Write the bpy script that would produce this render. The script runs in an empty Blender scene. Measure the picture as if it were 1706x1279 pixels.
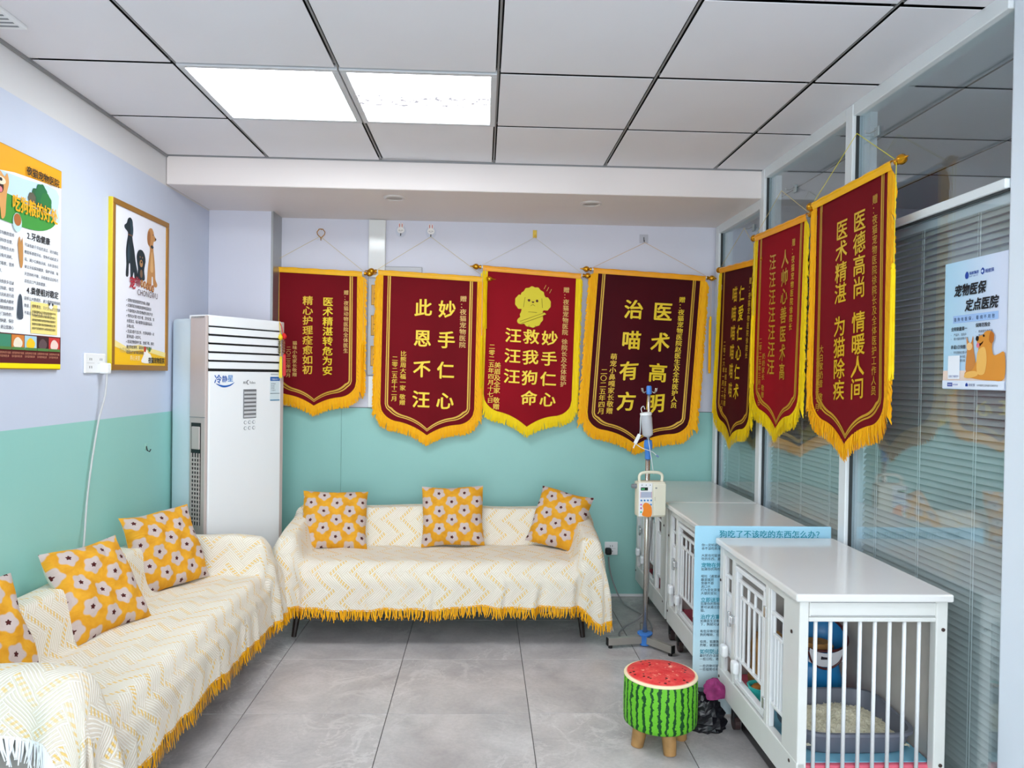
import bpy, bmesh, math, random
from mathutils import Vector, Matrix
random.seed(7)
SC = bpy.context.scene
COL = SC.collection
PI = math.pi

# ------------------------------------------------------------------ camera
cam_d = bpy.data.cameras.new('camera')
cam_d.sensor_width = 36.0
cam_d.lens = 26.246
cam_d.clip_start = 0.05
cam = bpy.data.objects.new('camera', cam_d)
COL.objects.link(cam)
_r = Vector((0.9991341, -0.0388004, 0.0150169))
_u = Vector((-0.0145338, 0.0127026, 0.9998137))
_w = Vector((0.0389839, 0.9991662, -0.0121277))
cam.matrix_world = Matrix(((_r.x, _u.x, -_w.x, 0), (_r.y, _u.y, -_w.y, 0), (_r.z, _u.z, -_w.z, 1.4366), (0, 0, 0, 1)))
SC.camera = cam

# ------------------------------------------------------------------ view, world, daylight
SC.view_settings.view_transform = 'Standard'
SC.view_settings.look = 'None'
SC.view_settings.gamma = 1.0
SC.view_settings.use_curve_mapping = False
SC.view_settings.exposure = 0.2
SC.cycles.max_bounces = 7
SC.cycles.diffuse_bounces = 5
SC.cycles.glossy_bounces = 4
SC.cycles.transparent_max_bounces = 10
SC.cycles.sample_clamp_indirect = 6.0
SC.cycles.use_denoising = True

PANEL_STRENGTH = 14.5
world = bpy.data.worlds.new('world')
SC.world = world
world.use_nodes = True
world.node_tree.nodes['Background'].inputs[0].default_value = (0.85, 0.92, 1.0, 1)
world.node_tree.nodes['Background'].inputs[1].default_value = 1.0

def area_light(name, loc, rot, sx, sy, power, color):
    l = bpy.data.lights.new(name, 'AREA')
    l.shape = 'RECTANGLE'; l.size = sx; l.size_y = sy; l.energy = power; l.color = color
    o = bpy.data.objects.new(name, l); COL.objects.link(o)
    o.location = loc; o.rotation_euler = rot
    return o
# daylight coming in through the shopfront behind the viewer
area_light('shopfront_daylight', (-0.1, -2.5, 1.35), (PI / 2, 0, 0), 2.5, 2.1, 92, (0.93, 0.97, 1.0))

# ------------------------------------------------------------------ helpers: colour and nodes
def lin(c):
    c = c / 255.0
    return c / 12.92 if c <= 0.04045 else ((c + 0.055) / 1.055) ** 2.4
def rgb(r, g, b):
    return (lin(r), lin(g), lin(b), 1.0)

class NT:
    """tiny node-tree writer"""
    def __init__(s, name):
        s.m = bpy.data.materials.new(name); s.m.use_nodes = True
        s.t = s.m.node_tree; s.b = s.t.nodes['Principled BSDF']
        s.out = s.t.nodes['Material Output']
    def put(s, sock, v):
        if hasattr(v, 'is_output') or isinstance(v, bpy.types.NodeSocket):
            s.t.links.new(v, sock)
        else:
            sock.default_value = v
    def math(s, op, a, b=0.0, c=0.0, clamp=False):
        n = s.t.nodes.new('ShaderNodeMath'); n.operation = op; n.use_clamp = clamp
        s.put(n.inputs[0], a); s.put(n.inputs[1], b); s.put(n.inputs[2], c)
        return n.outputs[0]
    def mix(s, f, a, b, bt='MIX'):
        n = s.t.nodes.new('ShaderNodeMix'); n.data_type = 'RGBA'; n.blend_type = bt
        s.put(n.inputs[0], f); s.put(n.inputs[6], a); s.put(n.inputs[7], b)
        return n.outputs[2]
    def coord(s, which):
        n = s.t.nodes.new('ShaderNodeTexCoord'); return n.outputs[which]
    def pos(s):
        return s.t.nodes.new('ShaderNodeNewGeometry').outputs['Position']
    def sep(s, v):
        n = s.t.nodes.new('ShaderNodeSeparateXYZ'); s.put(n.inputs[0], v); return n.outputs
    def comb(s, x, y, z):
        n = s.t.nodes.new('ShaderNodeCombineXYZ')
        s.put(n.inputs[0], x); s.put(n.inputs[1], y); s.put(n.inputs[2], z); return n.outputs[0]
    def noise(s, v, scale, detail=3, rough=0.5, dist=0.0):
        n = s.t.nodes.new('ShaderNodeTexNoise')
        s.put(n.inputs['Vector'], v); n.inputs['Scale'].default_value = scale
        n.inputs['Detail'].default_value = detail; n.inputs['Roughness'].default_value = rough
        n.inputs['Distortion'].default_value = dist
        return n.outputs['Fac']
    def voro(s, v, scale):
        n = s.t.nodes.new('ShaderNodeTexVoronoi'); s.put(n.inputs['Vector'], v)
        n.inputs['Scale'].default_value = scale; return n.outputs['Distance']
    def ramp(s, f, stops):
        n = s.t.nodes.new('ShaderNodeValToRGB'); s.put(n.inputs[0], f)
        e = n.color_ramp.elements
        while len(e) < len(stops): e.new(0.5)
        for k, (p, c) in enumerate(stops):
            e[k].position = p; e[k].color = c
        return n.outputs[0]
    def bump(s, h, strength=0.3, dist=0.01):
        n = s.t.nodes.new('ShaderNodeBump'); n.inputs['Strength'].default_value = strength
        n.inputs['Distance'].default_value = dist
        s.put(n.inputs['Height'], h); s.put(s.b.inputs['Normal'], n.outputs[0])
    def step(s, x, a, b):
        n = s.t.nodes.new('ShaderNodeMapRange'); n.interpolation_type = 'SMOOTHSTEP'
        s.put(n.inputs[0], x); n.inputs[1].default_value = a; n.inputs[2].default_value = b
        n.inputs[3].default_value = 0; n.inputs[4].default_value = 1
        return n.outputs[0]
    def base(s, c, rough=0.5, metal=0.0, spec=0.5):
        s.put(s.b.inputs['Base Color'], c); s.put(s.b.inputs['Roughness'], rough)
        s.b.inputs['Metallic'].default_value = metal; s.b.inputs['Specular IOR Level'].default_value = spec
        return s.m

_cache = {}
def M(name, c, rough=0.5, metal=0.0, spec=0.5, var=0.0, vscale=6.0, bump=0.0, bscale=80.0):
    """plain procedural material with a little tonal variation"""
    if name in _cache: return _cache[name]
    n = NT(name); col = rgb(*c)
    if var > 0:
        f = n.noise(n.coord('Object'), vscale, 4)
        f = n.step(f, 0.3, 0.7)
        d = tuple(max(0, x * (1 - var)) for x in col[:3]) + (1,)
        n.base(n.mix(f, d, col), rough, metal, spec)
    else:
        n.base(col, rough, metal, spec)
    if bump > 0:
        n.bump(n.noise(n.coord('Object'), bscale, 2), bump, 0.002)
    _cache[name] = n.m
    return n.m
def ink(r, g, b):
    return M('ink_%d_%d_%d' % (r, g, b), (r, g, b), 0.55, 0, 0.3)

# ------------------------------------------------------------------ helpers: geometry
class G:
    def __init__(s): s.v = []; s.f = []; s.uv = None
    def add(s, V, F):
        k = len(s.v); s.v += [tuple(p) for p in V]; s.f += [tuple(i + k for i in f) for f in F]; return s
    def box(s, x0, x1, y0, y1, z0, z1):
        V = [(x0,y0,z0),(x1,y0,z0),(x1,y1,z0),(x0,y1,z0),(x0,y0,z1),(x1,y0,z1),(x1,y1,z1),(x0,y1,z1)]
        return s.add(V, [(0,3,2,1),(4,5,6,7),(0,1,5,4),(1,2,6,5),(2,3,7,6),(3,0,4,7)])
    def bbox(s, x0, x1, y0, y1, z0, z1, b=0.004, seg=2):
        bm = bmesh.new(); bmesh.ops.create_cube(bm, size=1)
        for v in bm.verts:
            v.co = Vector(((x0+x1)/2+v.co.x*(x1-x0), (y0+y1)/2+v.co.y*(y1-y0), (z0+z1)/2+v.co.z*(z1-z0)))
        b = min(b, 0.49*min(x1-x0, y1-y0, z1-z0))
        bmesh.ops.bevel(bm, geom=bm.edges[:], offset=b, segments=seg, profile=0.5, affect='EDGES')
        bm.verts.index_update()
        s.add([v.co[:] for v in bm.verts], [[v.index for v in f.verts] for f in bm.faces]); bm.free(); return s
    def tube(s, P, r, n=8, cap=True):
        P = [Vector(p) for p in P]; R = r if isinstance(r, (list, tuple)) else [r]*len(P)
        V = []; prev = None
        for i, p in enumerate(P):
            d = (P[min(i+1, len(P)-1)] - P[max(i-1, 0)])
            if d.length < 1e-9: d = Vector((0,0,1))
            d.normalize()
            if prev is None:
                a = Vector((0,0,1)) if abs(d.z) < 0.9 else Vector((1,0,0))
                x = d.cross(a).normalized()
            else:
                x = (prev - d*prev.dot(d)).normalized()
            prev = x; y = d.cross(x)
            for k in range(n):
                t = 2*PI*k/n; V.append((p + x*(R[i]*math.cos(t)) + y*(R[i]*math.sin(t)))[:])
        F = [(i*n+k, i*n+(k+1)%n, (i+1)*n+(k+1)%n, (i+1)*n+k) for i in range(len(P)-1) for k in range(n)]
        if cap: F += [tuple(range(n-1,-1,-1)), tuple((len(P)-1)*n+k for k in range(n))]
        return s.add(V, F)
    def lathe(s, prof, n=24, c=(0,0,0), cap=True, sx=1.0, sy=1.0):
        V = []; F = []
        for r, z in prof:
            for k in range(n):
                t = 2*PI*k/n; V.append((c[0]+sx*r*math.cos(t), c[1]+sy*r*math.sin(t), c[2]+z))
        for i in range(len(prof)-1):
            for k in range(n): F.append((i*n+k, i*n+(k+1)%n, (i+1)*n+(k+1)%n, (i+1)*n+k))
        if cap: F += [tuple(range(n-1,-1,-1)), tuple((len(prof)-1)*n+k for k in range(n))]
        return s.add(V, F)
    def prism(s, pts, y0, y1):
        """outline (x,z) extruded along y"""
        n = len(pts)
        V = [(x,y0,z) for x,z in pts] + [(x,y1,z) for x,z in pts]
        F = [tuple(range(n)), tuple(range(2*n-1,n-1,-1))] + [(i,i+n,(i+1)%n+n,(i+1)%n) for i in range(n)]
        return s.add(V, F)
    def grid(s, fn, nu, nv, uvfn=None):
        """fn(i,j) -> point"""
        k = len(s.v)
        for j in range(nv+1):
            for i in range(nu+1):
                s.v.append(tuple(fn(i/nu, j/nv)))
        for j in range(nv):
            for i in range(nu):
                a = k + j*(nu+1)+i
                s.f.append((a, a+1, a+nu+2, a+nu+1))
        if uvfn:
            if s.uv is None: s.uv = {}
            for j in range(nv+1):
                for i in range(nu+1): s.uv[k+j*(nu+1)+i] = uvfn(i/nu, j/nv)
        return s

def mesh(name, g, mat=None, smooth=False):
    me = bpy.data.meshes.new(name); me.from_pydata(g.v, [], g.f)
    if mat: me.materials.append(mat)
    if smooth:
        me.polygons.foreach_set('use_smooth', [True]*len(me.polygons))
    if g.uv:
        ul = me.uv_layers.new(name='UVMap')
        for l in me.loops: ul.data[l.index].uv = g.uv.get(l.vertex_index, (0,0))
    me.update()
    return me
def autosmooth(o, ang=40):
    me = o.data
    try:
        me.polygons.foreach_set('use_smooth', [True]*len(me.polygons)); me.set_sharp_from_angle(angle=math.radians(ang))
    except Exception: pass
    return o
def obj(name, g, mat=None, parent=None, loc=None, rot=None, smooth=False, auto=None):
    me = g if isinstance(g, bpy.types.Mesh) else mesh(name, g, mat, smooth)
    o = bpy.data.objects.new(name, me); COL.objects.link(o)
    if parent: o.parent = parent
    if loc: o.location = loc
    if rot: o.rotation_euler = rot
    if auto: autosmooth(o, auto)
    return o
def tag(o, label=None, cat=None, group=None, kind=None):
    if label: o['label'] = label
    if cat: o['category'] = cat
    if group: o['group'] = group
    if kind: o['kind'] = kind
    return o
def thing(name, label, cat, loc=(0,0,0), rz=0.0, group=None):
    o = bpy.data.objects.new(name, None); COL.objects.link(o)
    o.empty_display_size = 0.05; o.location = loc; o.rotation_euler = (0,0,rz)
    return tag(o, label, cat, group)
def struct(name, g, mat=None, **k):
    return tag(obj(name, g, mat, **k), kind='structure')
def copy_tree(o, parent=None):
    c = o.copy(); COL.objects.link(c); c.parent = parent
    for ch in list(o.children): copy_tree(ch, c)
    return c
def smooth_loop(pts, k=4):
    """closed Catmull-Rom through the points"""
    n = len(pts); out = []
    for i in range(n):
        p0, p1, p2, p3 = pts[i-1], pts[i], pts[(i+1)%n], pts[(i+2)%n]
        for s in range(k):
            t = s/k
            out.append(tuple(0.5*((2*p1[d]) + (-p0[d]+p2[d])*t + (2*p0[d]-5*p1[d]+4*p2[d]-p3[d])*t*t + (-p0[d]+3*p1[d]-3*p2[d]+p3[d])*t**3) for d in range(len(p1))))
    return out
def smooth_line(pts, k=6):
    n = len(pts); out = []
    for i in range(n-1):
        p0, p1, p2, p3 = pts[max(i-1,0)], pts[i], pts[i+1], pts[min(i+2,n-1)]
        for s in range(k):
            t = s/k
            out.append(tuple(0.5*((2*p1[d]) + (-p0[d]+p2[d])*t + (2*p0[d]-5*p1[d]+4*p2[d]-p3[d])*t*t + (-p0[d]+3*p1[d]-3*p2[d]+p3[d])*t**3) for d in range(len(p1))))
    out.append(tuple(pts[-1])); return out

# ------------------------------------------------------------------ helpers: lettering
_gl = {}
def glyph(ch, bold=0.0, res=2):
    key = (ch, bold, res)
    if key not in _gl:
        c = bpy.data.curves.new('glyph', 'FONT'); c.body = ch; c.resolution_u = res
        o = bpy.data.objects.new('glyph', c)
        me = bpy.data.meshes.new_from_object(o)
        V = [tuple(v.co[:2])+(0,) for v in me.vertices]; F = [tuple(p.vertices) for p in me.polygons]
        if bold > 0 and V:
            # heavier strokes: the glyph laid over itself with small shifts
            V0, F0 = V, F; V, F = [], []; lay = 0
            for dx, dz in ((-1, 0.5), (1, 0.5), (0, -1), (0.9, -0.4)) if bold > 0.015 else ((-1, 0.3), (1, -0.3)):
                k = len(V); V += [(x+dx*bold, z+dz*bold, lay) for x, z, _ in V0]; F += [tuple(i+k for i in f) for f in F0]; lay += 1
        adv = (max(v[0] for v in V) + 0.08) if V else 0.35
        if ord(ch) > 0x2000: adv = 1.0
        _gl[key] = (V, F, adv)
        bpy.data.objects.remove(o); bpy.data.curves.remove(c); bpy.data.meshes.remove(me)
    return _gl[key]
def text_flat(s, size, bold=0.0, sx=1.0, shear=0.0, vertical=False, pitch=None, res=2, jit=0.0, slant=0.0):
    """flat lettering; returns verts2d, faces. Horizontal: starts at (0,0) baseline. Vertical: centred on x=0, runs down from z=0."""
    V = []; F = []; x = 0.0
    rnd = random.Random(len(s)*13 + ord(s[0]))
    for i, ch in enumerate(s):
        if ch == ' ':
            x += (0.5 if not vertical else 0.55) * (pitch or size) ; continue
        gv, gf, adv = glyph(ch, bold, res); k = len(V)
        if vertical:
            oz = -x - size*0.5
            a = rnd.uniform(-jit, jit)
            for px, pz, lay in gv:
                qx = (px-0.5)*size*sx; qz = (pz-0.38)*size
                qz += qx*(a+slant)
                V.append((qx + shear*qz, oz+qz, lay))
            x += pitch or size
        else:
            for px, pz, lay in gv: V.append((x + px*size*sx + shear*pz*size, pz*size, lay))
            x += (pitch or size*sx) * adv if ord(ch) < 0x2000 else (pitch or size*sx)
        F += [tuple(j+k for j in f) for f in gf]
    return V, F, x

class Flat:
    """things printed flat on a board: x to the right, z up, layers towards the viewer (-y)"""
    def __init__(s, parent, y0=0.0): s.p = parent; s.y = y0; s.n = 0
    def put(s, name, V, F, mat, layer):
        s.n += 1; g = G(); y = s.y - 0.0008*layer - 0.00001*s.n
        g.add([(p[0], y-(0.00009*p[2] if len(p) > 2 else 0), p[1]) for p in V], F)
        return obj(name, g, mat, s.p)
    def rect(s, name, x0, z0, x1, z1, mat, layer=1):
        return s.put(name, [(x0,z0),(x1,z0),(x1,z1),(x0,z1)], [(0,1,2,3)], mat, layer)
    def poly(s, name, pts, mat, layer=1, k=0):
        if k: pts = smooth_loop(pts, k)
        # triangulate safely
        bm = bmesh.new(); vs = [bm.verts.new((x,0,z)) for x,z in pts]; f = bm.faces.new(vs); f.normal_update()
        bmesh.ops.triangulate(bm, faces=[f]); bm.verts.index_update()
        V = [(v.co.x, v.co.z) for v in bm.verts]; F = []
        for f in bm.faces:
            f.normal_update()
            ids = [v.index for v in f.verts]
            F.append(ids if f.normal.y < 0 else ids[::-1])
        bm.free()
        return s.put(name, V, F, mat, layer)
    def ell(s, name, cx, cz, rx, rz, mat, layer=1, n=20, rot=0.0):
        c, d = math.cos(rot), math.sin(rot)
        P = []
        for k in range(n):
            t = 2*PI*k/n; a, b = rx*math.cos(t), rz*math.sin(t); P.append((cx+a*c-b*d, cz+a*d+b*c))
        return s.put(name, P, [tuple(range(n))], mat, layer)
    def text(s, name, txt, x, z, size, mat, layer=2, **k):
        V, F, w = text_flat(txt, size, **k)
        return s.put(name, [(a+x, b+z, c) for a, b, c in V], F, mat, layer)
    def lines(s, name, rows, x, z, size, lead, mat, layer=2, **k):
        V = []; F = []
        for i, t in enumerate(rows):
            if not t.strip(): continue
            v, f, w = text_flat(t, size, **k); n = len(V)
            V += [(a+x, b+z-i*lead, c) for a, b, c in v]; F += [tuple(j+n for j in q) for q in f]
        return s.put(name, V, F, mat, layer)

# ------------------------------------------------------------------ materials of the setting
def wall_material():
    n = NT('wall_paint_two_tone')
    z = n.sep(n.pos())[2]
    f = n.math('LESS_THAN', z, 1.212)
    nz = n.step(n.noise(n.pos(), 1.3, 4), 0.3, 0.75)
    lav = n.mix(nz, rgb(200, 208, 226), rgb(207, 214, 231))
    grn = n.mix(nz, rgb(148, 203, 194), rgb(156, 209, 201))
    wf = n.math('GREATER_THAN', z, 2.41)
    up = n.mix(wf, lav, rgb(222, 221, 222))
    n.base(n.mix(f, up, grn), 0.42, 0, 0.4)
    n.bump(n.noise(n.pos(), 35, 3), 0.08, 0.004)
    return n.m
WALL = wall_material()
LAV = M('lavender_paint', (215, 215, 227), 0.45, 0, 0.4, 0.04, 1.5, 0.05, 40)
GREEN = M('mint_green_paint', (152, 204, 197), 0.4, 0, 0.4, 0.06, 1.5, 0.05, 40)
WHITE_PAINT = M('white_paint', (226, 225, 226), 0.5, 0, 0.4, 0.03, 2, 0.04, 40)
COLUMN = M('column_white_paint', (222, 229, 238), 0.4, 0, 0.45, 0.03, 1.2)
SOFFIT = M('soffit_paint', (234, 225, 222), 0.5, 0, 0.4, 0.03, 1.5)
CEIL_TILE = M('ceiling_tile_white', (231, 229, 234), 0.45, 0, 0.4, 0.03, 2.0)
CEIL_VOID = M('ceiling_void_dark', (16, 16, 17), 0.8)
TBAR = M('ceiling_tbar_grey', (140, 140, 142), 0.45, 0.1)
FRAME = M('partition_frame_white', (226, 230, 232), 0.35, 0, 0.5)
GASKET = M('gasket_dark', (45, 50, 52), 0.6)
ALU = M('aluminium', (170, 172, 172), 0.35, 0.7)
DARK = M('dark_plastic', (28, 28, 30), 0.45)
BLACK = M('black_rubber', (16, 16, 17), 0.55)
WHITE_PL = M('white_plastic', (236, 238, 240), 0.35, 0, 0.5)
GREY_PL = M('grey_plastic', (120, 124, 130), 0.45)

def floor_material():
    n = NT('grey_stone_tile')
    oi = n.t.nodes.new('ShaderNodeObjectInfo')
    off = n.comb(n.math('MULTIPLY', oi.outputs['Random'], 37.0), n.math('MULTIPLY', oi.outputs['Random'], 91.0), 0.0)
    va = n.t.nodes.new('ShaderNodeVectorMath'); va.operation = 'ADD'
    n.put(va.inputs[0], n.coord('Object')); n.put(va.inputs[1], off)
    v = va.outputs[0]
    cloud = n.noise(v, 3.2, 6, 0.62, 0.6)
    base = n.ramp(cloud, [(0.28, rgb(170, 165, 165)), (0.52, rgb(191, 185, 184)), (0.75, rgb(211, 205, 204))])
    vein = n.noise(v, 2.3, 7, 0.6, 1.6)
    vm = n.math('ABSOLUTE', n.math('SUBTRACT', vein, 0.5))
    vm = n.math('SUBTRACT', 1.0, n.step(vm, 0.0, 0.035))
    vein2 = n.noise(v, 5.5, 6, 0.6, 1.2)
    vm2 = n.math('SUBTRACT', 1.0, n.step(n.math('ABSOLUTE', n.math('SUBTRACT', vein2, 0.52)), 0.0, 0.022))
    gate = n.step(n.noise(v, 1.7, 2), 0.42, 0.62)
    tot = n.math('MAXIMUM', n.math('MULTIPLY', vm, n.math('MULTIPLY', gate, 0.45)), n.math('MULTIPLY', vm2, n.math('MULTIPLY', gate, 0.35)))
    fine = n.noise(v, 60, 4, 0.7)
    col = n.mix(tot, base, rgb(224, 219, 217))
    col = n.mix(n.math('MULTIPLY', n.step(fine, 0.35, 0.7), 0.12), col, rgb(110, 108, 110))
    n.base(col, 0.27, 0, 0.45)
    n.bump(fine, 0.04, 0.002)
    return n.m
FLOOR = floor_material()
GROUT = M('tile_joint_dark', (72, 70, 70), 0.9)

def glass_material(name, tint, ior):
    m = bpy.data.materials.new(name); m.use_nodes = True; t = m.node_tree
    for nd in list(t.nodes): t.nodes.remove(nd)
    out = t.nodes.new('ShaderNodeOutputMaterial'); mx = t.nodes.new('ShaderNodeMixShader')
    lw = t.nodes.new('ShaderNodeLayerWeight'); lw.inputs['Blend'].default_value = 0.5
    pw = t.nodes.new('ShaderNodeMath'); pw.operation = 'POWER'; pw.inputs[1].default_value = 5.0
    fr = t.nodes.new('ShaderNodeMath'); fr.operation = 'MULTIPLY_ADD'; fr.inputs[1].default_value = 1.0-ior; fr.inputs[2].default_value = ior
    t.links.new(lw.outputs['Facing'], pw.inputs[0]); t.links.new(pw.outputs[0], fr.inputs[0])
    tr = t.nodes.new('ShaderNodeBsdfTransparent'); tr.inputs[0].default_value = tint
    gl = t.nodes.new('ShaderNodeBsdfGlossy'); gl.inputs['Roughness'].default_value = 0.02
    gl.inputs['Color'].default_value = (1, 1, 1, 1)
    t.links.new(fr.outputs[0], mx.inputs[0]); t.links.new(tr.outputs[0], mx.inputs[1]); t.links.new(gl.outputs[0], mx.inputs[2])
    t.links.new(mx.outputs[0], out.inputs[0])
    return m
GLASS = glass_material('partition_glass', (0.90, 0.95, 0.97, 1), 0.115)

def emit(name, c, s):
    n = NT(name); n.base(c, 0.4)
    n.b.inputs['Emission Color'].default_value = c; n.b.inputs['Emission Strength'].default_value = s
    return n.m

# ------------------------------------------------------------------ setting: floor
XL, XR, YB, YBL, YF, ZC = -1.69, 1.515, 4.835, 4.65, -2.6, 2.571
FX, FY = -0.9826, 3.1508
floor = struct('floor', G().box(XL-0.1, 4.1, YF-0.1, YB+0.15, -0.06, -0.004), GROUT)
tile_me = mesh('tile', G().bbox(-0.2985, 0.2985, -0.2985, 0.2985, -0.012, 0.0, 0.0012, 1), FLOOR)
def tile_at(x0, x1, y0, y1):
    if x1-x0 > 0.596 and y1-y0 > 0.596:
        obj('tile', tile_me, parent=floor, loc=((x0+x1)/2, (y0+y1)/2, 0))
    else:
        cx, cy = (x0+x1)/2, (y0+y1)/2; hx, hy = (x1-x0)/2-0.0015, (y1-y0)/2-0.0015
        obj('tile', G().bbox(-hx, hx, -hy, hy, -0.012, 0, 0.0012, 1), FLOOR, floor, (cx, cy, 0))
xs = [XL] + [FX+0.6*i for i in range(-1, 5)] + [XR]
ys = [YF] + [FY+0.6*j for j in range(-9, 3)] + [YB]
for i in range(len(xs)-1):
    for j in range(len(ys)-1):
        if ys[j+1] > YF+0.02: tile_at(xs[i], xs[i+1], max(ys[j], YF), ys[j+1])
obj('neighbour_floor', G().box(XR, 4.0, 0.6, YB, -0.01, 0.0), FLOOR, floor)

# ------------------------------------------------------------------ setting: walls
struct('wall_left', G().box(XL-0.1, XL, YF, YB, 0, ZC+0.1), WALL)
wb = struct('wall_back', G().box(XL-0.1, 4.1, YB+0.006, YB+0.12, 0, ZC+0.1), M('wall_core_grey', (120, 122, 126), 0.8))
def panel(x0, x1, z0, z1, mat, y=YB, name='wall_panel'):
    obj(name, G().bbox(x0+0.0006, x1-0.0006, y, y+0.02, z0+0.001, z1-0.001, 0.0008, 1), mat, wb)
for a, b in ((-1.30, -0.735), (-0.735, 4.05)):
    panel(a, b, 1.213, 2.60, LAV)
for a, b in ((-1.30, -0.905), (-0.905, 4.05)):
    panel(a, b, 0.0, 1.211, GREEN)
# the part of the back wall that stands forward on the left
wp = struct('wall_back_pier', G().box(XL, -1.305, YBL+0.004, YB+0.01, 0, ZC), WALL)
panel(XL, -1.303, 1.213, 2.60, LAV, YBL, 'pier_panel')
panel(XL, -1.303, 0.0, 1.211, GREEN, YBL, 'pier_panel')
obj('corner_profile', G().bbox(-1.312, -1.297, YBL-0.004, YB, 1.20, 2.43, 0.002, 1), ALU, wp)
struct('baseboard_back', G().bbox(-1.30, XR, YB-0.008, YB, 0.0, 0.018, 0.003), WHITE_PL)
struct('wall_right', G().bbox(XR, XR+0.12, YF, 2.115, 0, ZC+0.1, 0.012, 3), COLUMN)
# front wall behind the viewer with the shopfront opening
g = G(); g.box(XL-0.1, -1.35, YF-0.1, YF, 0, ZC+0.1); g.box(1.15, XR+0.12, YF-0.1, YF, 0, ZC+0.1)
g.box(-1.35, 1.15, YF-0.1, YF, 2.4, ZC+0.1); g.box(-1.35, 1.15, YF-0.1, YF, 0, 0.3)
struct('wall_front', g, WALL)
# room beyond the glass partition
NB = M('neighbour_wall', (196, 204, 204), 0.6, 0, 0.3, 0.05, 1.0)
struct('wall_neighbour_side', G().box(4.0, 4.1, 0.5, YB, 0, ZC), NB)
struct('wall_neighbour_near', G().box(XR+0.13, 4.1, 0.5, 0.6, 0, ZC), NB)

# ------------------------------------------------------------------ setting: ceiling
CX, CY = 0.0406, 2.827
YS = CY + 1.2                                   # front face of the dropped soffit
ceil = struct('ceiling', G().box(XL-0.1, 4.1, YF-0.1, YB+0.1, ZC+0.028, ZC+0.10), CEIL_VOID)
cxs = [XL] + [CX+0.6*i for i in range(-2, 3)] + [XR]
cys = [CY+0.6*j for j in range(-9, 3)]
GAP = 0.0095
std = mesh('ceiling_tile', G().bbox(-0.3+GAP, 0.3-GAP, -0.3+GAP, 0.3-GAP, 0, 0.003, 0.0012, 1), CEIL_TILE)
light_cells = {(1, len(cys)-3), (2, len(cys)-3)}
extra_lights = {(1, 2), (2, 2), (4, 5)}
for i in range(len(cxs)-1):
    for j in range(len(cys)-1):
        if (i, j) in light_cells or (i, j) in extra_lights: continue
        x0, x1, y0, y1 = cxs[i], cxs[i+1], cys[j], cys[j+1]
        lo = 0.002 if i == 0 else GAP; hi = 0.002 if i == len(cxs)-2 else GAP
        rot = None; z = ZC
        if (i, j) == (2, len(cys)-2): rot = (0.0, 0.012, 0.0); z = ZC+0.006     # one tile sits askew by the soffit
        if x1-x0 > 0.59:
            obj('ceiling_tile', std, parent=ceil, loc=((x0+x1)/2, (y0+y1)/2, z), rot=rot)
        else:
            obj('ceiling_tile', G().bbox(x0+lo, x1-hi, y0+GAP, y1-GAP, 0, 0.003, 0.0012, 1), CEIL_TILE, ceil, (0, 0, ZC))
for x in cxs[1:-1]:
    obj('t_bar', G().box(x-0.0036, x+0.0036, YF, YS, ZC+0.005, ZC+0.02), TBAR, ceil)
for y in cys[1:-1]:
    obj('t_bar', G().box(XL, XR, y-0.0018, y+0.0018, ZC+0.012, ZC+0.02), TBAR, ceil)
obj('neighbour_ceiling', G().box(XR+0.06, 4.0, 0.6, YB, ZC, ZC+0.012), CEIL_TILE, ceil)
for y in cys[-4:]:
    obj('t_bar', G().box(XR+0.07, 4.0, y-0.004, y+0.004, ZC-0.002, ZC+0.001), CEIL_VOID, ceil)
for k in range(1, 5):
    x = 1.241+0.6*k
    obj('t_bar', G().box(x-0.004, x+0.004, 0.6, YB, ZC-0.002, ZC+0.001), CEIL_VOID, ceil)
ZS = 2.418
so = struct('ceiling_soffit', G().bbox(XL+0.002, XR+0.05, YS, YB+0.004, ZS, ZC+0.02, 0.004, 1), SOFFIT)
obj('shadow_trim', G().box(XL, XR, YS-0.006, YS+0.002, ZC-0.006, ZC+0.004), TBAR, so)
struct('trim_1', G().bbox(XL, XL+0.012, YF, YS, ZC-0.012, ZC+0.004, 0.002, 1), TBAR)

# LED panels
def panel_light(x0, y0, label, strength, group='ceiling light panels', dirty=False):
    t = thing('ceiling_light', label, 'ceiling light', (x0+0.3, y0+0.3, ZC), 0, group)
    fr = G(); o, i2 = 0.297, 0.272
    fr.bbox(-o, o, -o, -i2, -0.004, 0.016, 0.002, 1); fr.bbox(-o, o, i2, o, -0.004, 0.016, 0.002, 1)
    fr.bbox(-o, -i2, -i2, i2, -0.004, 0.016, 0.002, 1); fr.bbox(i2, o, -i2, i2, -0.004, 0.016, 0.002, 1)
    obj('frame', fr, M('light_frame', (205, 206, 210), 0.4), t)
    if dirty:
        n = NT('led_diffuser_dusty'); c = (0.92, 0.96, 1.0, 1)
        v = n.coord('Object'); d = n.noise(v, 26, 4, 0.65)
        y = n.sep(v)[1]
        band = n.math('MULTIPLY', n.step(d, 0.50, 0.56), n.math('SUBTRACT', 1.0, n.step(n.math('ABSOLUTE', n.math('ADD', y, -0.02)), 0.05, 0.16)))
        n.base(n.mix(band, c, rgb(150, 150, 155)), 0.4)
        n.put(n.b.inputs['Emission Color'], n.mix(band, c, (0.03, 0.03, 0.035, 1)))
        n.b.inputs['Emission Strength'].default_value = strength
        m = n.m
    else:
        m = emit('led_diffuser_%d' % int(strength*10), (0.92, 0.98, 1.0, 1), strength)
    obj('diffuser', G().box(-i2, i2, -i2, i2, 0.0, 0.004), m, t)
panel_light(cxs[1], CY, 'evenly bright square ceiling panel, left of the two lit panels', PANEL_STRENGTH)
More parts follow.
